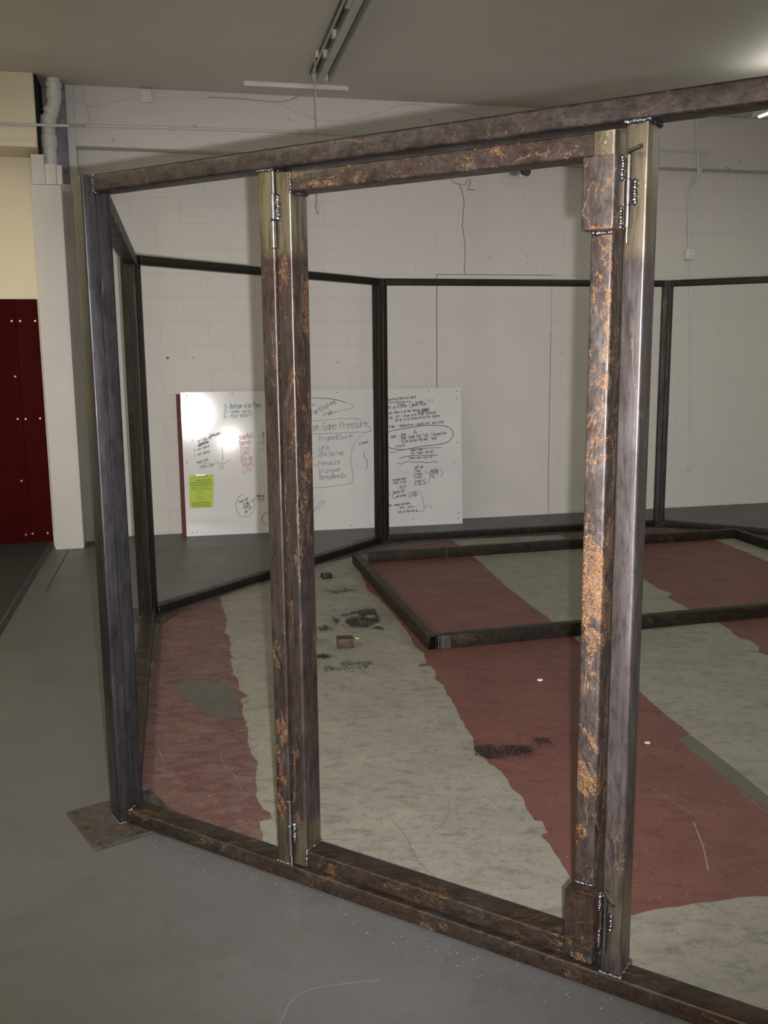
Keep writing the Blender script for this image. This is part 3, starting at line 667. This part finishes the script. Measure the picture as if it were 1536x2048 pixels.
# ---------------------------------------------------------------- whiteboard
BD = Vector((math.cos(.199), math.sin(.199), 0)); lean = .078; BU = (Vector((-BD.y, BD.x, 0))*lean + ZV*math.sqrt(1.22**2-lean**2))/1.22; BO = BD.cross(BU)
BP = Vector((-1.684, 8.084, .001))
BW_, BH_ = 2.44, 1.22
def warp(u, v): return .0006*math.sin(u*5.1+1)*math.sin(v*3)
def BB(u, v, o): return BP + BD*u + BU*v + BO*(o + warp(u, v))
board = thing('whiteboard', 'large white melamine board covered in marker notes, leaning on the block wall', 'whiteboard', BP)
bm = bmesh.new(); nu, nv = 60, 30
for o_ in (.0, -.006):
    g_ = [[bm.verts.new(BB(BW_*i/nu, BH_*j/nv, o_)) for j in range(nv+1)] for i in range(nu+1)]
    for i in range(nu):
        for j in range(nv): bm.faces.new((g_[i][j], g_[i+1][j], g_[i+1][j+1], g_[i][j+1]) if o_ == 0 else (g_[i][j], g_[i][j+1], g_[i+1][j+1], g_[i+1][j]))
    if o_ == 0: gf = g_
for i in range(nu):
    for j in (0, nv): bm.faces.new((gf[i][j], gf[i+1][j], g_[i+1][j], g_[i][j]))
for j in range(nv):
    for i in (0, nu): bm.faces.new((gf[i][j], gf[i][j+1], g_[i][j+1], g_[i][j]))
link('panel', bm, M['board'], board, 30)
bm = bmesh.new(); box(bm, BB, -.036, 2.40, .004, 1.205, -.024, -.0075)
link('backing_board', bm, M['redback'], board, 0, label='dark red board edge showing at the left')
bm = bmesh.new()
for (u_, v_) in [(.05, 1.195), (.03, 1.155), (.02, 1.12), (.43, 1.2), (1.33, 1.195), (2.15, 1.19), (2.40, 1.185), (2.40, 1.12), (.03, .63), (.05, .03), (.09, .035), (1.75, .02), (1.42, .03), (2.40, .73), (2.37, .55), (2.40, .1), (2.40, .05), (1.98, .06)]:
    link('nail_head', cyl_bm(BB(u_, v_, -.001), BB(u_, v_, .0016), .0055, 8), M['crack'], board, 0)
GL = {'a': '35150403123235', 'b': '0702223334250 5', 'c': '3515040312 32', 'd': '373212030415 35', 'e': '04343515040312 32', 'f': '37271612|0525', 'g': '351504133435312000', 'h': '0702|04152534 32',
 'i': '1512|1716', 'j': '15100 0', 'k': '0702|350332', 'l': '171222', 'm': '020515131525 3532', 'n': '0205|04152534 32', 'o': '15040312223334 2515', 'p': '00052534332202', 'q': '35150403 1232|3530', 'r': '0205|041535',
 's': '3515042433 2202', 't': '17132232|0535', 'u': '0503122233|3532', 'v': '052235', 'w': '0512243245', 'x': '0532|3502', 'y': '0513|3500', 'z': '05350232',
 'A': '022742|1434', 'B': '02072736250 5|2534332202', 'C': '3717050 41232', 'D': '02072735342202', 'E': '37070232|0525', 'F': '020737|0525', 'G': '3717050412323424', 'H': '0207|3237|0535', 'I': '0207', 'K': '0207|370432', 'L': '070232',
 'M': '0207244742', 'N': '02073237', 'P': '0207273625 05', 'R': '02072736250 5|1532', 'S': '371706052433 2202', 'T': '0747|2722', 'U': '070312223337', '1': '162722', '2': '061727360232', '3': '0737252434231202', '4': '37320 434', '5': '37070525342 202',
 '-': '0434', '/': '0237', '(': '27151422', ')': '07151402', '&': '320617260312 34', '!': '0704|0302', '?': '06172725|1312'}
GL = {k: [[(int(s[i]), int(s[i+1])) for i in range(0, len(s), 2)] for s in v.replace(' ', '').split('|')] for k, v in GL.items()}
def stroke(bm, pts, width, off=.0012):
    for a, b in zip(pts, pts[1:]):
        d = Vector(b)-Vector(a)
        if d.length < 1e-5: continue
        d.normalize(); n_ = Vector((-d.y, d.x))*width/2; a2 = Vector(a)-d*width*.3; b2 = Vector(b)+d*width*.3
        bm.faces.new([bm.verts.new(BB(q.x, q.y, off)) for q in (a2-n_, b2-n_, b2+n_, a2+n_)])
def write(text, u0, v0, u1, v1, hgt, c):
    rnd = random.Random(len(text)*7+int(u0*100)); n = len(text); dx, dy = (u1-u0)/n, (v1-v0)/n
    adv = math.hypot(dx, dy); ux, uy = dx/adv, dy/adv; sc = hgt/5; sw = min(adv*.78, hgt*.85)/3
    bm = bmesh.new()
    wd = .0042 if hgt > .035 else .0034
    for i, ch in enumerate(text):
        for s in GL.get(ch, []):
            jj = rnd.uniform(-.15, .15)*hgt
            pts = [((x_+(y_-2)*.12+rnd.uniform(-.18, .18))*sw, (y_-2+rnd.uniform(-.22, .22))*sc) for x_, y_ in s]
            stroke(bm, [(u0+dx*i+ux*a-uy*b, v0+dy*i+uy*a+ux*b+jj*.15) for a, b in pts], wd)
    link('handwriting', bm, M['ink_'+c], board, 0, kind='stuff')
BOARD_TEXT=[('1- Bottom side Pass', 0.36, 1.074, 0.674, 1.084, 0.04, 'g'), ('2- same work', 0.358, 1.036, 0.583, 1.039, 0.031, 'g'), ('3- the mount', 0.348, 0.989, 0.598, 1.009, 0.035, 'g'), ('side grips', 0.13, 0.796, 0.313, 0.858, 0.022, 'k'), ('control hip', 0.133, 0.762, 0.218, 0.793, 0.022, 'k'), ('hook grip', 0.237, 0.844, 0.326, 0.867, 0.022, 'g'), ('not control', 0.128, 0.728, 0.229, 0.759, 0.022, 'g'), ('not lateral', 0.126, 0.686, 0.227, 0.712, 0.022, 'g'), ('knee back', 0.115, 0.618, 0.212, 0.645, 0.022, 'g'), ('catch arm', 0.134, 0.579, 0.252, 0.592, 0.027, 't'), ('1', 0.076, 0.802, 0.085, 0.801, 0.022, 't'), ('2', 0.094, 0.721, 0.102, 0.72, 0.022, 't'), ('3', 0.096, 0.674, 0.105, 0.678, 0.022, 't'), ('Hide/Roll', 0.48, 0.807, 0.6, 0.829, 0.04, 'r'), ('Barrel', 0.478, 0.76, 0.577, 0.774, 0.04, 'r'), ('Hips', 0.485, 0.717, 0.562, 0.723, 0.035, 'r'), ('Safe', 0.483, 0.674, 0.556, 0.685, 0.035, 'r'), ('Kip up', 0.486, 0.627, 0.584, 0.641, 0.04, 'r'), ('Squat', 0.488, 0.584, 0.587, 0.589, 0.04, 'r'), ('Lift', 0.495, 0.524, 0.572, 0.534, 0.04, 'r'), ('- B', 0.643, 0.824, 0.69, 0.827, 0.04, 'k'), ('- S', 0.64, 0.764, 0.688, 0.767, 0.04, 'k'), ('- -', 0.638, 0.712, 0.681, 0.715, 0.031, 'k'), ('hips out', 0.459, 0.267, 0.533, 0.298, 0.022, 'k'), ('side', 0.492, 0.244, 0.536, 0.264, 0.022, 'k'), ('squat', 0.495, 0.213, 0.548, 0.25, 0.027, 'k'), ('jab lift', 0.502, 0.174, 0.568, 0.219, 0.027, 'k'), ('knee in', 0.606, 0.317, 0.671, 0.31, 0.022, 'k'), ('no gap', 0.614, 0.291, 0.665, 0.284, 0.022, 'r'), ('in', 1.095, 1.053, 1.144, 1.091, 0.035, 'k'), ('Fortloins', 1.102, 0.997, 1.32, 1.104, 0.04, 'k'), ('tom Game Pressure', 1.072, 0.868, 1.593, 0.893, 0.062, 'g2'), ('Frame&Swim', 1.16, 0.779, 1.456, 0.797, 0.044, 't'), ('UPA', 1.157, 0.688, 1.246, 0.698, 0.04, 't'), ('UPA Shrimp', 1.156, 0.636, 1.377, 0.655, 0.04, 't'), ('Pendulm', 1.149, 0.562, 1.343, 0.577, 0.04, 't'), ('Kickover', 1.155, 0.496, 1.35, 0.511, 0.04, 't'), ('ThreadNeedle', 1.145, 0.44, 1.397, 0.457, 0.044, 't'), ('Loose', 1.513, 0.738, 1.593, 0.749, 0.027, 'k'), ('Shooting Motions more', 1.765, 1.112, 2.032, 1.133, 0.022, 'k'), ('Hips', 1.862, 1.067, 1.93, 1.078, 0.022, 'k'), ('get up a knee / Down step', 1.763, 1.042, 2.121, 1.07, 0.027, 'k'), ('? I !', 2.135, 1.083, 2.195, 1.095, 0.031, 'k'), ('Under', 2.026, 1.081, 2.099, 1.092, 0.022, 'k'), ('left  Move in on the lead or support', 1.775, 0.994, 2.148, 1.03, 0.02, 'k'), ('the opponent', 2.042, 1.001, 2.147, 1.016, 0.018, 'k'), ('leg  off - Knee with step (backup)', 1.778, 0.954, 2.216, 0.997, 0.022, 'k'), ('Drive in to Penetration For angles', 1.841, 0.931, 2.242, 0.965, 0.022, 'k'), ('Frame  - Penetration / snatch left  and clinch', 1.781, 0.875, 2.282, 0.907, 0.024, 'k'), ('(sets)  - Base', 1.792, 0.783, 1.933, 0.805, 0.027, 'k'), ('A', 2.001, 0.808, 2.033, 0.816, 0.04, 'k'), ('- Power (lower leg) / cut  / low position', 1.868, 0.772, 2.303, 0.808, 0.027, 'k'), ('- Slide across the mat   back', 1.867, 0.741, 2.215, 0.766, 0.027, 'k'), ('(rest)', 1.835, 0.698, 1.935, 0.712, 0.027, 'k'), ('Same time', 1.97, 0.663, 2.08, 0.673, 0.02, 'k'), ('for / hook / set off', 1.978, 0.636, 2.18, 0.647, 0.022, 'k'), ('Same man out of', 1.955, 0.597, 2.17, 0.599, 0.022, 'k'), ('get out', 2.007, 0.51, 2.085, 0.517, 0.022, 'k'), ('1 Arm', 2.002, 0.475, 2.057, 0.482, 0.022, 'k'), ('2 Hook', 2.001, 0.448, 2.074, 0.455, 0.022, 'k'), ('3 rolls', 2.0, 0.422, 2.074, 0.428, 0.022, 'k'), ('4 near of', 2.004, 0.386, 2.1, 0.396, 0.022, 'k'), ('5 rear of', 2.003, 0.359, 2.109, 0.369, 0.022, 'k'), ('hand', 2.153, 0.474, 2.209, 0.49, 0.022, 'k'), ('inside', 2.162, 0.456, 2.227, 0.476, 0.022, 'k'), ('of it', 2.17, 0.429, 2.222, 0.454, 0.022, 'k'), ('between here', 1.809, 0.406, 1.927, 0.42, 0.02, 'k'), ('over a hip', 1.813, 0.38, 1.927, 0.393, 0.02, 'k'), ('Grip', 1.871, 0.337, 1.926, 0.353, 0.031, 'k'), ('hands off', 1.806, 0.295, 1.915, 0.305, 0.027, 'k'), ('not in front', 1.832, 0.259, 1.923, 0.269, 0.022, 'k'), ('Tee', 1.974, 0.284, 2.02, 0.287, 0.022, 'k'), ('turn', 1.987, 0.261, 2.033, 0.269, 0.022, 'k'), ('the  sweep and more', 1.762, 0.182, 1.958, 0.196, 0.022, 'k'), ('arm  sole -', 1.861, 0.159, 2.022, 0.166, 0.022, 'k'), ('tail of the arm up', 1.847, 0.12, 2.025, 0.13, 0.022, 'k'), ('! ! L', 2.095, 0.159, 2.159, 0.156, 0.022, 'k')]
BOARD_LINES=[('k', 1.5, [(1.094, 1.152), (1.203, 1.146), (1.303, 1.135), (1.399, 1.107)]), ('g2', 0.9, [(1.399, 1.107), (1.456, 1.084), (1.46, 1.058), (1.42, 1.046), (1.309, 1.027)]), ('k', 1.2, [(1.198, 0.999), (1.274, 1.036), (1.247, 1.002), (1.313, 1.031), (1.247, 1.002)]), ('g2', 1.1, [(1.074, 0.95), (1.263, 0.963), (1.439, 0.967), (1.506, 0.961), (1.571, 0.925), (1.606, 0.88), (1.609, 0.849), (1.436, 0.845), (1.084, 0.842)]), ('g2', 1.1, [(1.61, 0.854), (1.546, 0.825), (1.487, 0.769), (1.449, 0.701), (1.434, 0.627), (1.44, 0.539), (1.451, 0.472), (1.441, 0.42), (1.409, 0.399), (1.244, 0.379), (1.077, 0.372)]), ('g2', 1, [(1.085, 0.625), (1.147, 0.653)]), ('g2', 1, [(1.084, 0.586), (1.144, 0.562)]), ('g2', 1, [(1.087, 0.668), (1.136, 0.693)]), ('k', 1.2, [(1.56, 0.667), (1.55, 0.636), (1.575, 0.6), (1.579, 0.556), (1.569, 0.521)]), ('k', 1.6, [(1.764, 1.095), (1.89, 1.101), (1.985, 1.103)]), ('k', 1.3, [(1.984, 1.042), (2.008, 1.085)]), ('k', 1.7, [(1.762, 0.832), (1.816, 0.852), (1.975, 0.875), (2.112, 0.889), (2.25, 0.885), (2.319, 0.87), (2.355, 0.834), (2.363, 0.802), (2.344, 0.763), (2.302, 0.733), (2.223, 0.717), (2.062, 0.704), (1.948, 0.685), (1.857, 0.684), (1.754, 0.709)]), ('k', 1.1, [(1.766, 0.673), (1.811, 0.659), (1.857, 0.675), (1.902, 0.678), (1.971, 0.689), (2.062, 0.686), (2.13, 0.689), (2.255, 0.689)]), ('k', 1.5, [(1.873, 0.608), (1.946, 0.623), (2.037, 0.625), (2.129, 0.622), (2.221, 0.624)]), ('k', 1.4, [(1.858, 0.569), (1.881, 0.555), (1.936, 0.575), (2.004, 0.568), (2.059, 0.571), (2.114, 0.56), (2.16, 0.563), (2.219, 0.566)]), ('k', 1, [(2.036, 0.558), (2.031, 0.536), (2.04, 0.532)]), ('k', 1, [(2.098, 0.481), (2.143, 0.461), (2.147, 0.434), (2.128, 0.377)]), ('k', 1, [(2.158, 0.492), (2.148, 0.461), (2.166, 0.429), (2.193, 0.419)]), ('k', 1, [(2.232, 0.507), (2.254, 0.48), (2.259, 0.457), (2.239, 0.426)]), ('k', 1.1, [(1.815, 0.304), (1.796, 0.274), (1.809, 0.251), (1.827, 0.25)]), ('k', 1.1, [(1.938, 0.308), (1.956, 0.281), (1.946, 0.254)]), ('k', 1.1, [(1.961, 0.303), (1.974, 0.275), (1.955, 0.249)]), ('g2', 1.1, [(1.998, 0.31), (2.043, 0.308), (2.065, 0.272), (2.086, 0.172), (2.076, 0.132), (2.025, 0.126)]), ('k', 1, [(1.708, 0.184), (1.758, 0.186)]), ('k', 1, [(1.743, 0.307), (1.774, 0.306), (1.778, 0.283), (1.751, 0.28)]), ('k', 1, [(0.487, 0.339), (0.448, 0.315), (0.425, 0.259), (0.431, 0.207), (0.459, 0.159), (0.493, 0.144), (0.531, 0.151), (0.563, 0.18), (0.582, 0.236), (0.579, 0.275), (0.563, 0.297)]), ('k', 1, [(0.545, 0.272), (0.584, 0.296), (0.606, 0.313)]), ('g2', 1, [(0.326, 0.756), (0.331, 0.662), (0.316, 0.616)]), ('g2', 1, [(0.262, 0.647), (0.316, 0.607), (0.397, 0.643)]), ('g2', 0.9, [(0.119, 0.626), (0.198, 0.619), (0.286, 0.608)]), ('t', 1, [(0.315, 0.598), (0.298, 0.582), (0.31, 0.564), (0.331, 0.572), (0.332, 0.589), (0.315, 0.598)]), ('k', 1.4, [(0.13, 0.783), (0.181, 0.799), (0.228, 0.84), (0.258, 0.851)]), ('k', 1.4, [(0.129, 0.766), (0.219, 0.802)]), ('k', 1.2, [(0.696, 0.174), (0.661, 0.163), (0.642, 0.129), (0.65, 0.094), (0.675, 0.08)]), ('g2', 1.1, [(1.092, 0.175), (1.152, 0.242), (1.179, 0.259), (1.187, 0.245), (1.15, 0.207), (1.092, 0.166)])]
for t_ in BOARD_TEXT: write(*t_)
for c_, wd_, pts in BOARD_LINES:
    bm = bmesh.new(); stroke(bm, [(p.x, p.y) for p in catmull([Vector((a, b, 0)) for a, b in pts], 5)], wd_*.0034); link('marker_line', bm, M['ink_'+c_], board, 0)
# lime notice taped to it
bm = bmesh.new(); PC = [(.039, .517), (.246, .522), (.240, .300), (.222, .243), (.040, .241)]
nx, ny = 10, 12; g_ = []
for i in range(nx+1):
    r_ = []
    for j in range(ny+1):
        a, b = i/nx, j/ny
        u_ = .039 + a*(.207 - .02*(1-b)**2); v_ = .241 + b*(.278+.003*a)
        r_.append(bm.verts.new(BB(u_, v_, .0025 + .010*max(0, a-.6)*(1-b) + .0015*math.sin(a*5)*math.sin(b*4))))
    g_.append(r_)
for i in range(nx):
    for j in range(ny): bm.faces.new((g_[i][j], g_[i+1][j], g_[i+1][j+1], g_[i][j+1]))
paper = link('paper_notice', bm, M['paper'], None, 60); set_origin(paper, BB(.13, .243, .004)); tag(paper, 'lime green printed notice taped low on the left of the whiteboard', 'notice')
bm = bmesh.new(); rnd = random.Random(4)
def pline(u0, u1, v, h_):
    u = u0
    while u < u1:
        l = rnd.uniform(.006, .02); e = min(u+l, u1)
        bm.faces.new([bm.verts.new(BB(a, b, .0085)) for a, b in ((u, v), (e, v+(e-u)*.03), (e, v+h_+(e-u)*.03), (u, v+h_))]); u = e+.003
pline(.105, .20, .505, .005); pline(.105, .15, .472, .008); pline(.16, .215, .474, .008); pline(.052, .232, .455, .006)
for v_ in (.440, .431, .415, .399): pline(.055, rnd.uniform(.2, .232), v_, .0035)
for v_ in (.378, .362, .338, .322, .308): pline(.10, rnd.uniform(.14, .165), v_, .003)
for v_ in (.288, .281, .27, .262, .253): pline(.06, rnd.uniform(.2, .22), v_, .0035)
link('print', bm, M['paperink'], paper, 0, kind='stuff')
bm = bmesh.new(); bm.faces.new([bm.verts.new(BB(a, b, .0092)) for a, b in ((.10, .512), (.175, .512), (.175, .527), (.10, .530))]); link('tape', bm, M['tape'], paper, 0)

# ---------------------------------------------------------------- things on the wall and ceiling
# drain pipe in its niche
dr = thing('drain_pipe', 'white plastic drain pipe with an offset bend in the niche above the column', 'pipe', W(-.762, .30, 2.83))
LW, LU = -.763, -.706
link('pipe', path_bm(catmull([W(LW, .30, 2.82), W(LW, .30, 3.0), W(LW, .30, 3.24), W(LW+.008, .30, 3.30), W(LU-.008, .30, 3.42), W(LU, .30, 3.48), W(LU, .30, 3.598)], 6), .052, 20), M['pvc'], dr)
for (a, b, q) in (((LW, 3.10), (LW, 3.19), .060), ((LW, 3.25), (LW+.008, 3.33), .060), ((LW+.01, 3.34), (LU-.02, 3.375), .061), ((LU-.006, 3.45), (LU, 3.52), .060), ((LU, 3.535), (LU, 3.57), .062)):
    link('coupling', cyl_bm(W(a[0], .30, a[1]), W(b[0], .30, b[1]), q, 20, bead=.004), M['pvc'], dr)
# conduit along the beam
cn = thing('wall_conduit', 'thin painted conduit running along the beam from the left wall past the drain pipe', 'conduit', W(-.4, .17, 3.3))
link('tube', path_bm(catmull([W(-3.9, .49, 3.21), W(-2, .49, 3.215), W(-.75, .49, 3.225), W(-.60, .46, 3.235), W(-.5, .20, 3.29), W(-.40, .172, 3.30), W(1, .172, 3.315), W(3, .172, 3.31), W(4.80, .172, 3.285), W(4.916, .172, 3.276)], 6), .0105, 10), M['conduit'], cn)
for s, z in ((.155, 3.302), (1.19, 3.316), (2.4, 3.314), (3.6, 3.30)):
    link('clamp', tube_bm(W(s-.012, .152, z+.0), W(s-.012, .152, z+.06), .02, .006, up=WN, r=.001), M['conduit'], cn)
    link('clamp', cyl_bm(W(s-.012, .172, z), W(s+.012, .172, z), .014, 12), M['conduit'], cn)
jb = wbox('junction_box', -.068, .018, .150, .185, 3.492, 3.588, M['bracket'], None, .004); set_origin(jb, W(-.025, .15, 3.54)); tag(jb, 'square white junction box on the beam under the ceiling', 'junction box')
wbox('cover', -.062, .012, .185, .188, 3.498, 3.582, M['bracket'], jb, .001)
rc = wbox('raceway', .018, .47, .150, .163, 3.545, 3.560, M['conduit'], None, .002); set_origin(rc, W(.24, .15, 3.55)); tag(rc, 'thin painted cable raceway running right from the junction box', 'raceway')
def cable(name, pts, r, label, cat='cable', mat='conduit'):
    o = link(name, path_bm(catmull(pts, 6), r, 6), M[mat], None, 60); set_origin(o, pts[0]); return tag(o, label, cat)
cable('cable', [W(-.62, .158, 3.50), W(-.5, .156, 3.455), W(-.42, .156, 3.445), W(-.25, .156, 3.49), W(-.07, .158, 3.555)], .0035, 'thin painted cable drooping left of the junction box')
cable('cable', [W(-.50, .158, 3.597), W(-.495, .158, 3.50), W(-.47, .160, 3.40), W(-.46, .165, 3.31)], .004, 'thin painted cable dropping from ceiling to conduit left of the junction box')
cable('cable', [W(.45, .165, 3.553), W(.7, .158, 3.555), W(.98, .156, 3.545), W(1.1, .16, 3.56), W(1.18, .25, 3.58)], .005, 'thin cable running from the raceway up to the hanging cord', mat='cord')
cable('cable', [W(.98, .156, 3.55), W(1.15, .155, 3.48), W(1.35, .155, 3.42), W(1.6, .155, 3.43), W(1.85, .155, 3.50), W(2.1, .156, 3.575), W(2.4, .156, 3.56), W(2.8, .156, 3.5)], .0035, 'thin cable sagging along the beam right of the hanging cord')
wb_ = wbox('ceiling_batten', .708, 1.525, .50, .535, 3.565, 3.600, M['bracket'], None, .003); set_origin(wb_, W(1.1, .52, 3.6)); tag(wb_, 'white batten fixed across the ceiling at the end of the dark light fixture', 'batten')
# right-hand conduit with outlet box
vc = thing('wall_conduit', 'vertical painted conduit dropping from the beam to the outlet box near the right edge', 'conduit', W(4.85, .03, 2.45))
link('tube', path_bm([W(4.795, .165, 3.598), W(4.800, .165, 3.48), W(4.815, .165, 3.30), W(4.826, .165, 3.17), W(4.838, .163, 3.10), W(4.850, .10, 3.055), W(4.848, .04, 3.01), W(4.840, .018, 2.94), W(4.840, .018, 2.85), W(4.842, .018, 2.70), W(4.855, .018, 2.445)], .0125, 10), M['conduit'], vc)
link('strut', path_bm([W(4.84, .165, 3.10), W(4.916, .17, 3.272)], .010, 8), M['conduit'], vc)
ob = thing('outlet_box', 'small white surface outlet box on the wall right of the gate', 'outlet', W(4.853, 0, 2.40))
wbox('box', 4.815, 4.895, 0, .048, 2.352, 2.448, M['bracket'], ob, .004); wbox('cover', 4.818, 4.892, .048, .051, 2.355, 2.445, M['bracket'], ob, .001)
bm = bmesh.new()
for dz in (-.02, .02):
    for ds in (-.008, .008): box(bm, W, 4.853+ds-.0015, 4.853+ds+.0015, .051, .0515, 2.40+dz-.006, 2.40+dz+.006)
link('socket_slots', bm, M['crack'], ob, 0, kind='stuff')
lc = thing('thin_conduit', 'thin painted conduit running down from the outlet box to a hook near the floor', 'conduit', W(4.98, .0, .38))
link('tube', path_bm(catmull([W(4.878, .012, 2.352), W(4.898, .010, 2.0), W(4.926, .010, 1.52), W(4.96, .010, .9), W(4.983, .010, .45), W(4.985, .014, .395), W(4.965, .03, .375), W(4.938, .03, .385)], 6), .0095, 8), M['conduit'], lc)
# dark twin lamp remnant under the beam
sl = thing('wall_lamp', 'small dark twin-headed lamp bracket on the wall just under the near top rail', 'lamp', W(3.14, 0, 3.12))
wbox('back_plate', 3.08, 3.20, 0, .02, 3.07, 3.15, M['slot'], sl, .004)
for sg in (-1, 1):
    link('lamp_head', cyl_bm(W(3.14+sg*.028, .02, 3.10), W(3.14+sg*.062, .10, 3.085), .03, 14, r1=.045), M['gate_dark'], sl)
link('socket', cyl_bm(W(3.145, .02, 3.095), W(3.145, .085, 3.045), .022, 12, r1=.014), M['bracket'], sl)
bm = bmesh.new(); wribbon(bm, [(2.70, 3.02), (2.715, 2.98), (2.69, 2.955), (2.69, 2.93), (2.76, 2.93)], .007)
link('wall_crack', bm, M['crack'], wall_back, 0)

# fluorescent fixtures: open channel with two reflector wings and tube slots
def fixture(s0, o0, s1, o1, lit, label, group=None, z=3.52):
    t = thing('fluorescent_fixture', label, 'light fixture', W(s0, o0, z+.06), group)
    d = (W(s1, o1, 0)-W(s0, o0, 0)); L = d.length; d.normalize(); c = Vector((-d.y, d.x, 0)); B = W(s0, o0, 0)
    def Q(x_, y_, zz): return B + d*x_ + c*y_ + ZV*zz
    def prof(name, pts, mat, a=0, b=None):
        bm = bmesh.new(); b = L if b is None else b
        A_ = [bm.verts.new(Q(a, y_, zz)) for y_, zz in pts]; C_ = [bm.verts.new(Q(b, y_, zz)) for y_, zz in pts]; n = len(pts)
        for i in range(n): bm.faces.new((A_[i], A_[(i+1) % n], C_[(i+1) % n], C_[i]))
        bm.faces.new(A_); bm.faces.new(C_); return link(name, bm, mat, t, 30)
    prof('channel', [(-.026, z), (.026, z), (.03, z+.05), (-.03, z+.05)], M['bay'])
    prof('housing', [(-.07, z+.05), (.07, z+.05), (.07, z+.079), (-.07, z+.079)], M['slot'] if not lit else M['bay'])
    for sg in (-1, 1):
        prof('reflector_wing', [(sg*.060, z+.052), (sg*.078, z-.004), (sg*.090, z-.004), (sg*.066, z+.056)], M['bay'])
        if lit: 
            for k in range(max(1, int(L/1.22))):
                link('fluorescent_tube', cyl_bm(Q(.04+k*L/max(1, int(L/1.22)), sg*.046, z+.002), Q((k+1)*L/max(1, int(L/1.22))-.02, sg*.046, z+.002), .013, 12), M['tube'], t)
    if not lit:
        for a in (.02, .62, 1.05, 1.62, 2.3):
            for sg in ((1,) if a > .3 else (-1, 1)):
                prof('lamp_holder', [(-sg*.03, z+.006), (-sg*.058, z+.006), (-sg*.058, z+.05), (-sg*.03, z+.05)], M['conduit'], a, a+(.05 if a != 1.62 else .22))
    return t
DARKF = fixture(1.232, .87, 1.02, 6.0, False, 'unlit open fluorescent fixture with dark empty slots on the ceiling')
FX = fixture(4.47, 1.62, 4.47, 4.1, True, 'lit fluorescent fixture beyond the top rail at the right edge', z=3.25)
LABF = ['lit fluorescent fixture on the ceiling outside the view']
for s, o in FIX_ON[1:]: fixture(s, o-1.22, s, o+1.22, True, LABF[0], 'lit fluorescent fixtures outside the view', z=3.44)
pc_ = thing('pull_cord', 'long thin pull cord with a knob hanging from the unlit ceiling fixture', 'pull cord', (-.452, 7.20, 3.55))
link('cord', path_bm(catmull([Vector((-.452, 7.20, 3.60)), Vector((-.456, 7.21, 3.3)), Vector((-.450, 7.20, 3.0)), Vector((-.455, 7.20, 2.60))], 6), .0045, 6), M['cord'], pc_)
bm = bmesh.new(); cyl_bm((-.455, 7.20, 2.60), (-.455, 7.20, 2.58), .010, 10, bm, r1=.008); cyl_bm((-.453, 7.20, 2.58), (-.451, 7.20, 2.535), .012, 10, bm, r1=.008, bead=.002); cyl_bm((-.452, 7.20, 2.535), (-.452, 7.20, 2.515), .004, 8, bm)
link('knob', bm, M['cord'], pc_)
link('hook', cyl_bm((-.435, 7.12, 3.56), (-.425, 7.12, 3.60), .012, 10), M['bracket'], pc_)

# ---------------------------------------------------------------- left side: red wall panels and rubber mat
scr = [(-1.155, 1.81), (-1.091, 1.81), (-.977, 1.81), (-1.159, 1.372), (-1.164, 1.03), (-1.103, 1.028), (-.991, 1.029), (-1.169, .522), (-1.165, .071), (-1.113, .076), (-.995, .074)]
for k, (a, b, lab) in enumerate(((-1.124, -.955, 'narrow dark red board screwed to the cream wall beside the white column'), (-1.9, -1.126, 'wide dark red board left of the narrow red one on the cream wall'))):
    t = wbox('red_wall_panel', a, b, .056, .074, .004, 1.982, M['redpanel'], None, .003); set_origin(t, W((a+b)/2, .056, .004)); tag(t, lab, 'wall panel')
    wbox('panel_joint_dark', b-.003, b+.001, .056, .060, .004, 1.982, M['hole_gap'], t)  # dark backing strip added so the board joint reads dark
    for s, z in scr + [(-1.85, .1), (-1.85, 1.0), (-1.85, 1.8)]:
        if a+.005 < s-.03*(1-z/2)*0 < b-.003:
            bm = bmesh.new(); cyl_bm(W(s, .073, z), W(s, .0765, z), .0105, 12, bm, r1=.007); link('screw', bm, M['screw'], t)
mp = [(-2.722, 7.76), (-2.20, 5.33), (-1.65, 2.8), (-4.5, 2.5), (-5.62, 7.15)]
bm = bmesh.new(); lo = [bm.verts.new((*p, .001)) for p in mp]; hi = [bm.verts.new((*p, .030)) for p in mp]
for i in range(5): bm.faces.new((lo[i], lo[(i+1) % 5], hi[(i+1) % 5], hi[i]))
bm.faces.new(lo); bm.faces.new(hi); mt = link('rubber_mat', bm, M['mat'], None, 0); set_origin(mt, (-2.7, 7.0, 0)); tag(mt, 'black rubber mat on the floor below the dark red boards', 'mat')
bm = bmesh.new(); a_, b_ = Vector((*mp[0], 0)), Vector((*mp[2], 0)); d_ = (b_-a_).normalized(); n_ = Vector((-d_.y, d_.x, 0)); n_ = n_ if n_.x > 0 else -n_
A_ = [bm.verts.new(a_+n_*x_+ZV*z_) for x_, z_ in ((-.012, .031), (-.004, .033), (.006, .002), (-.012, .002))]; C_ = [bm.verts.new(b_+n_*x_+ZV*z_) for x_, z_ in ((-.012, .031), (-.004, .033), (.006, .002), (-.012, .002))]
for i in range(4): bm.faces.new((A_[i], A_[(i+1) % 4], C_[(i+1) % 4], C_[i]))
bm.faces.new(A_); bm.faces.new(C_); link('mat_edge', bm, M['matlip'], mt, 0)
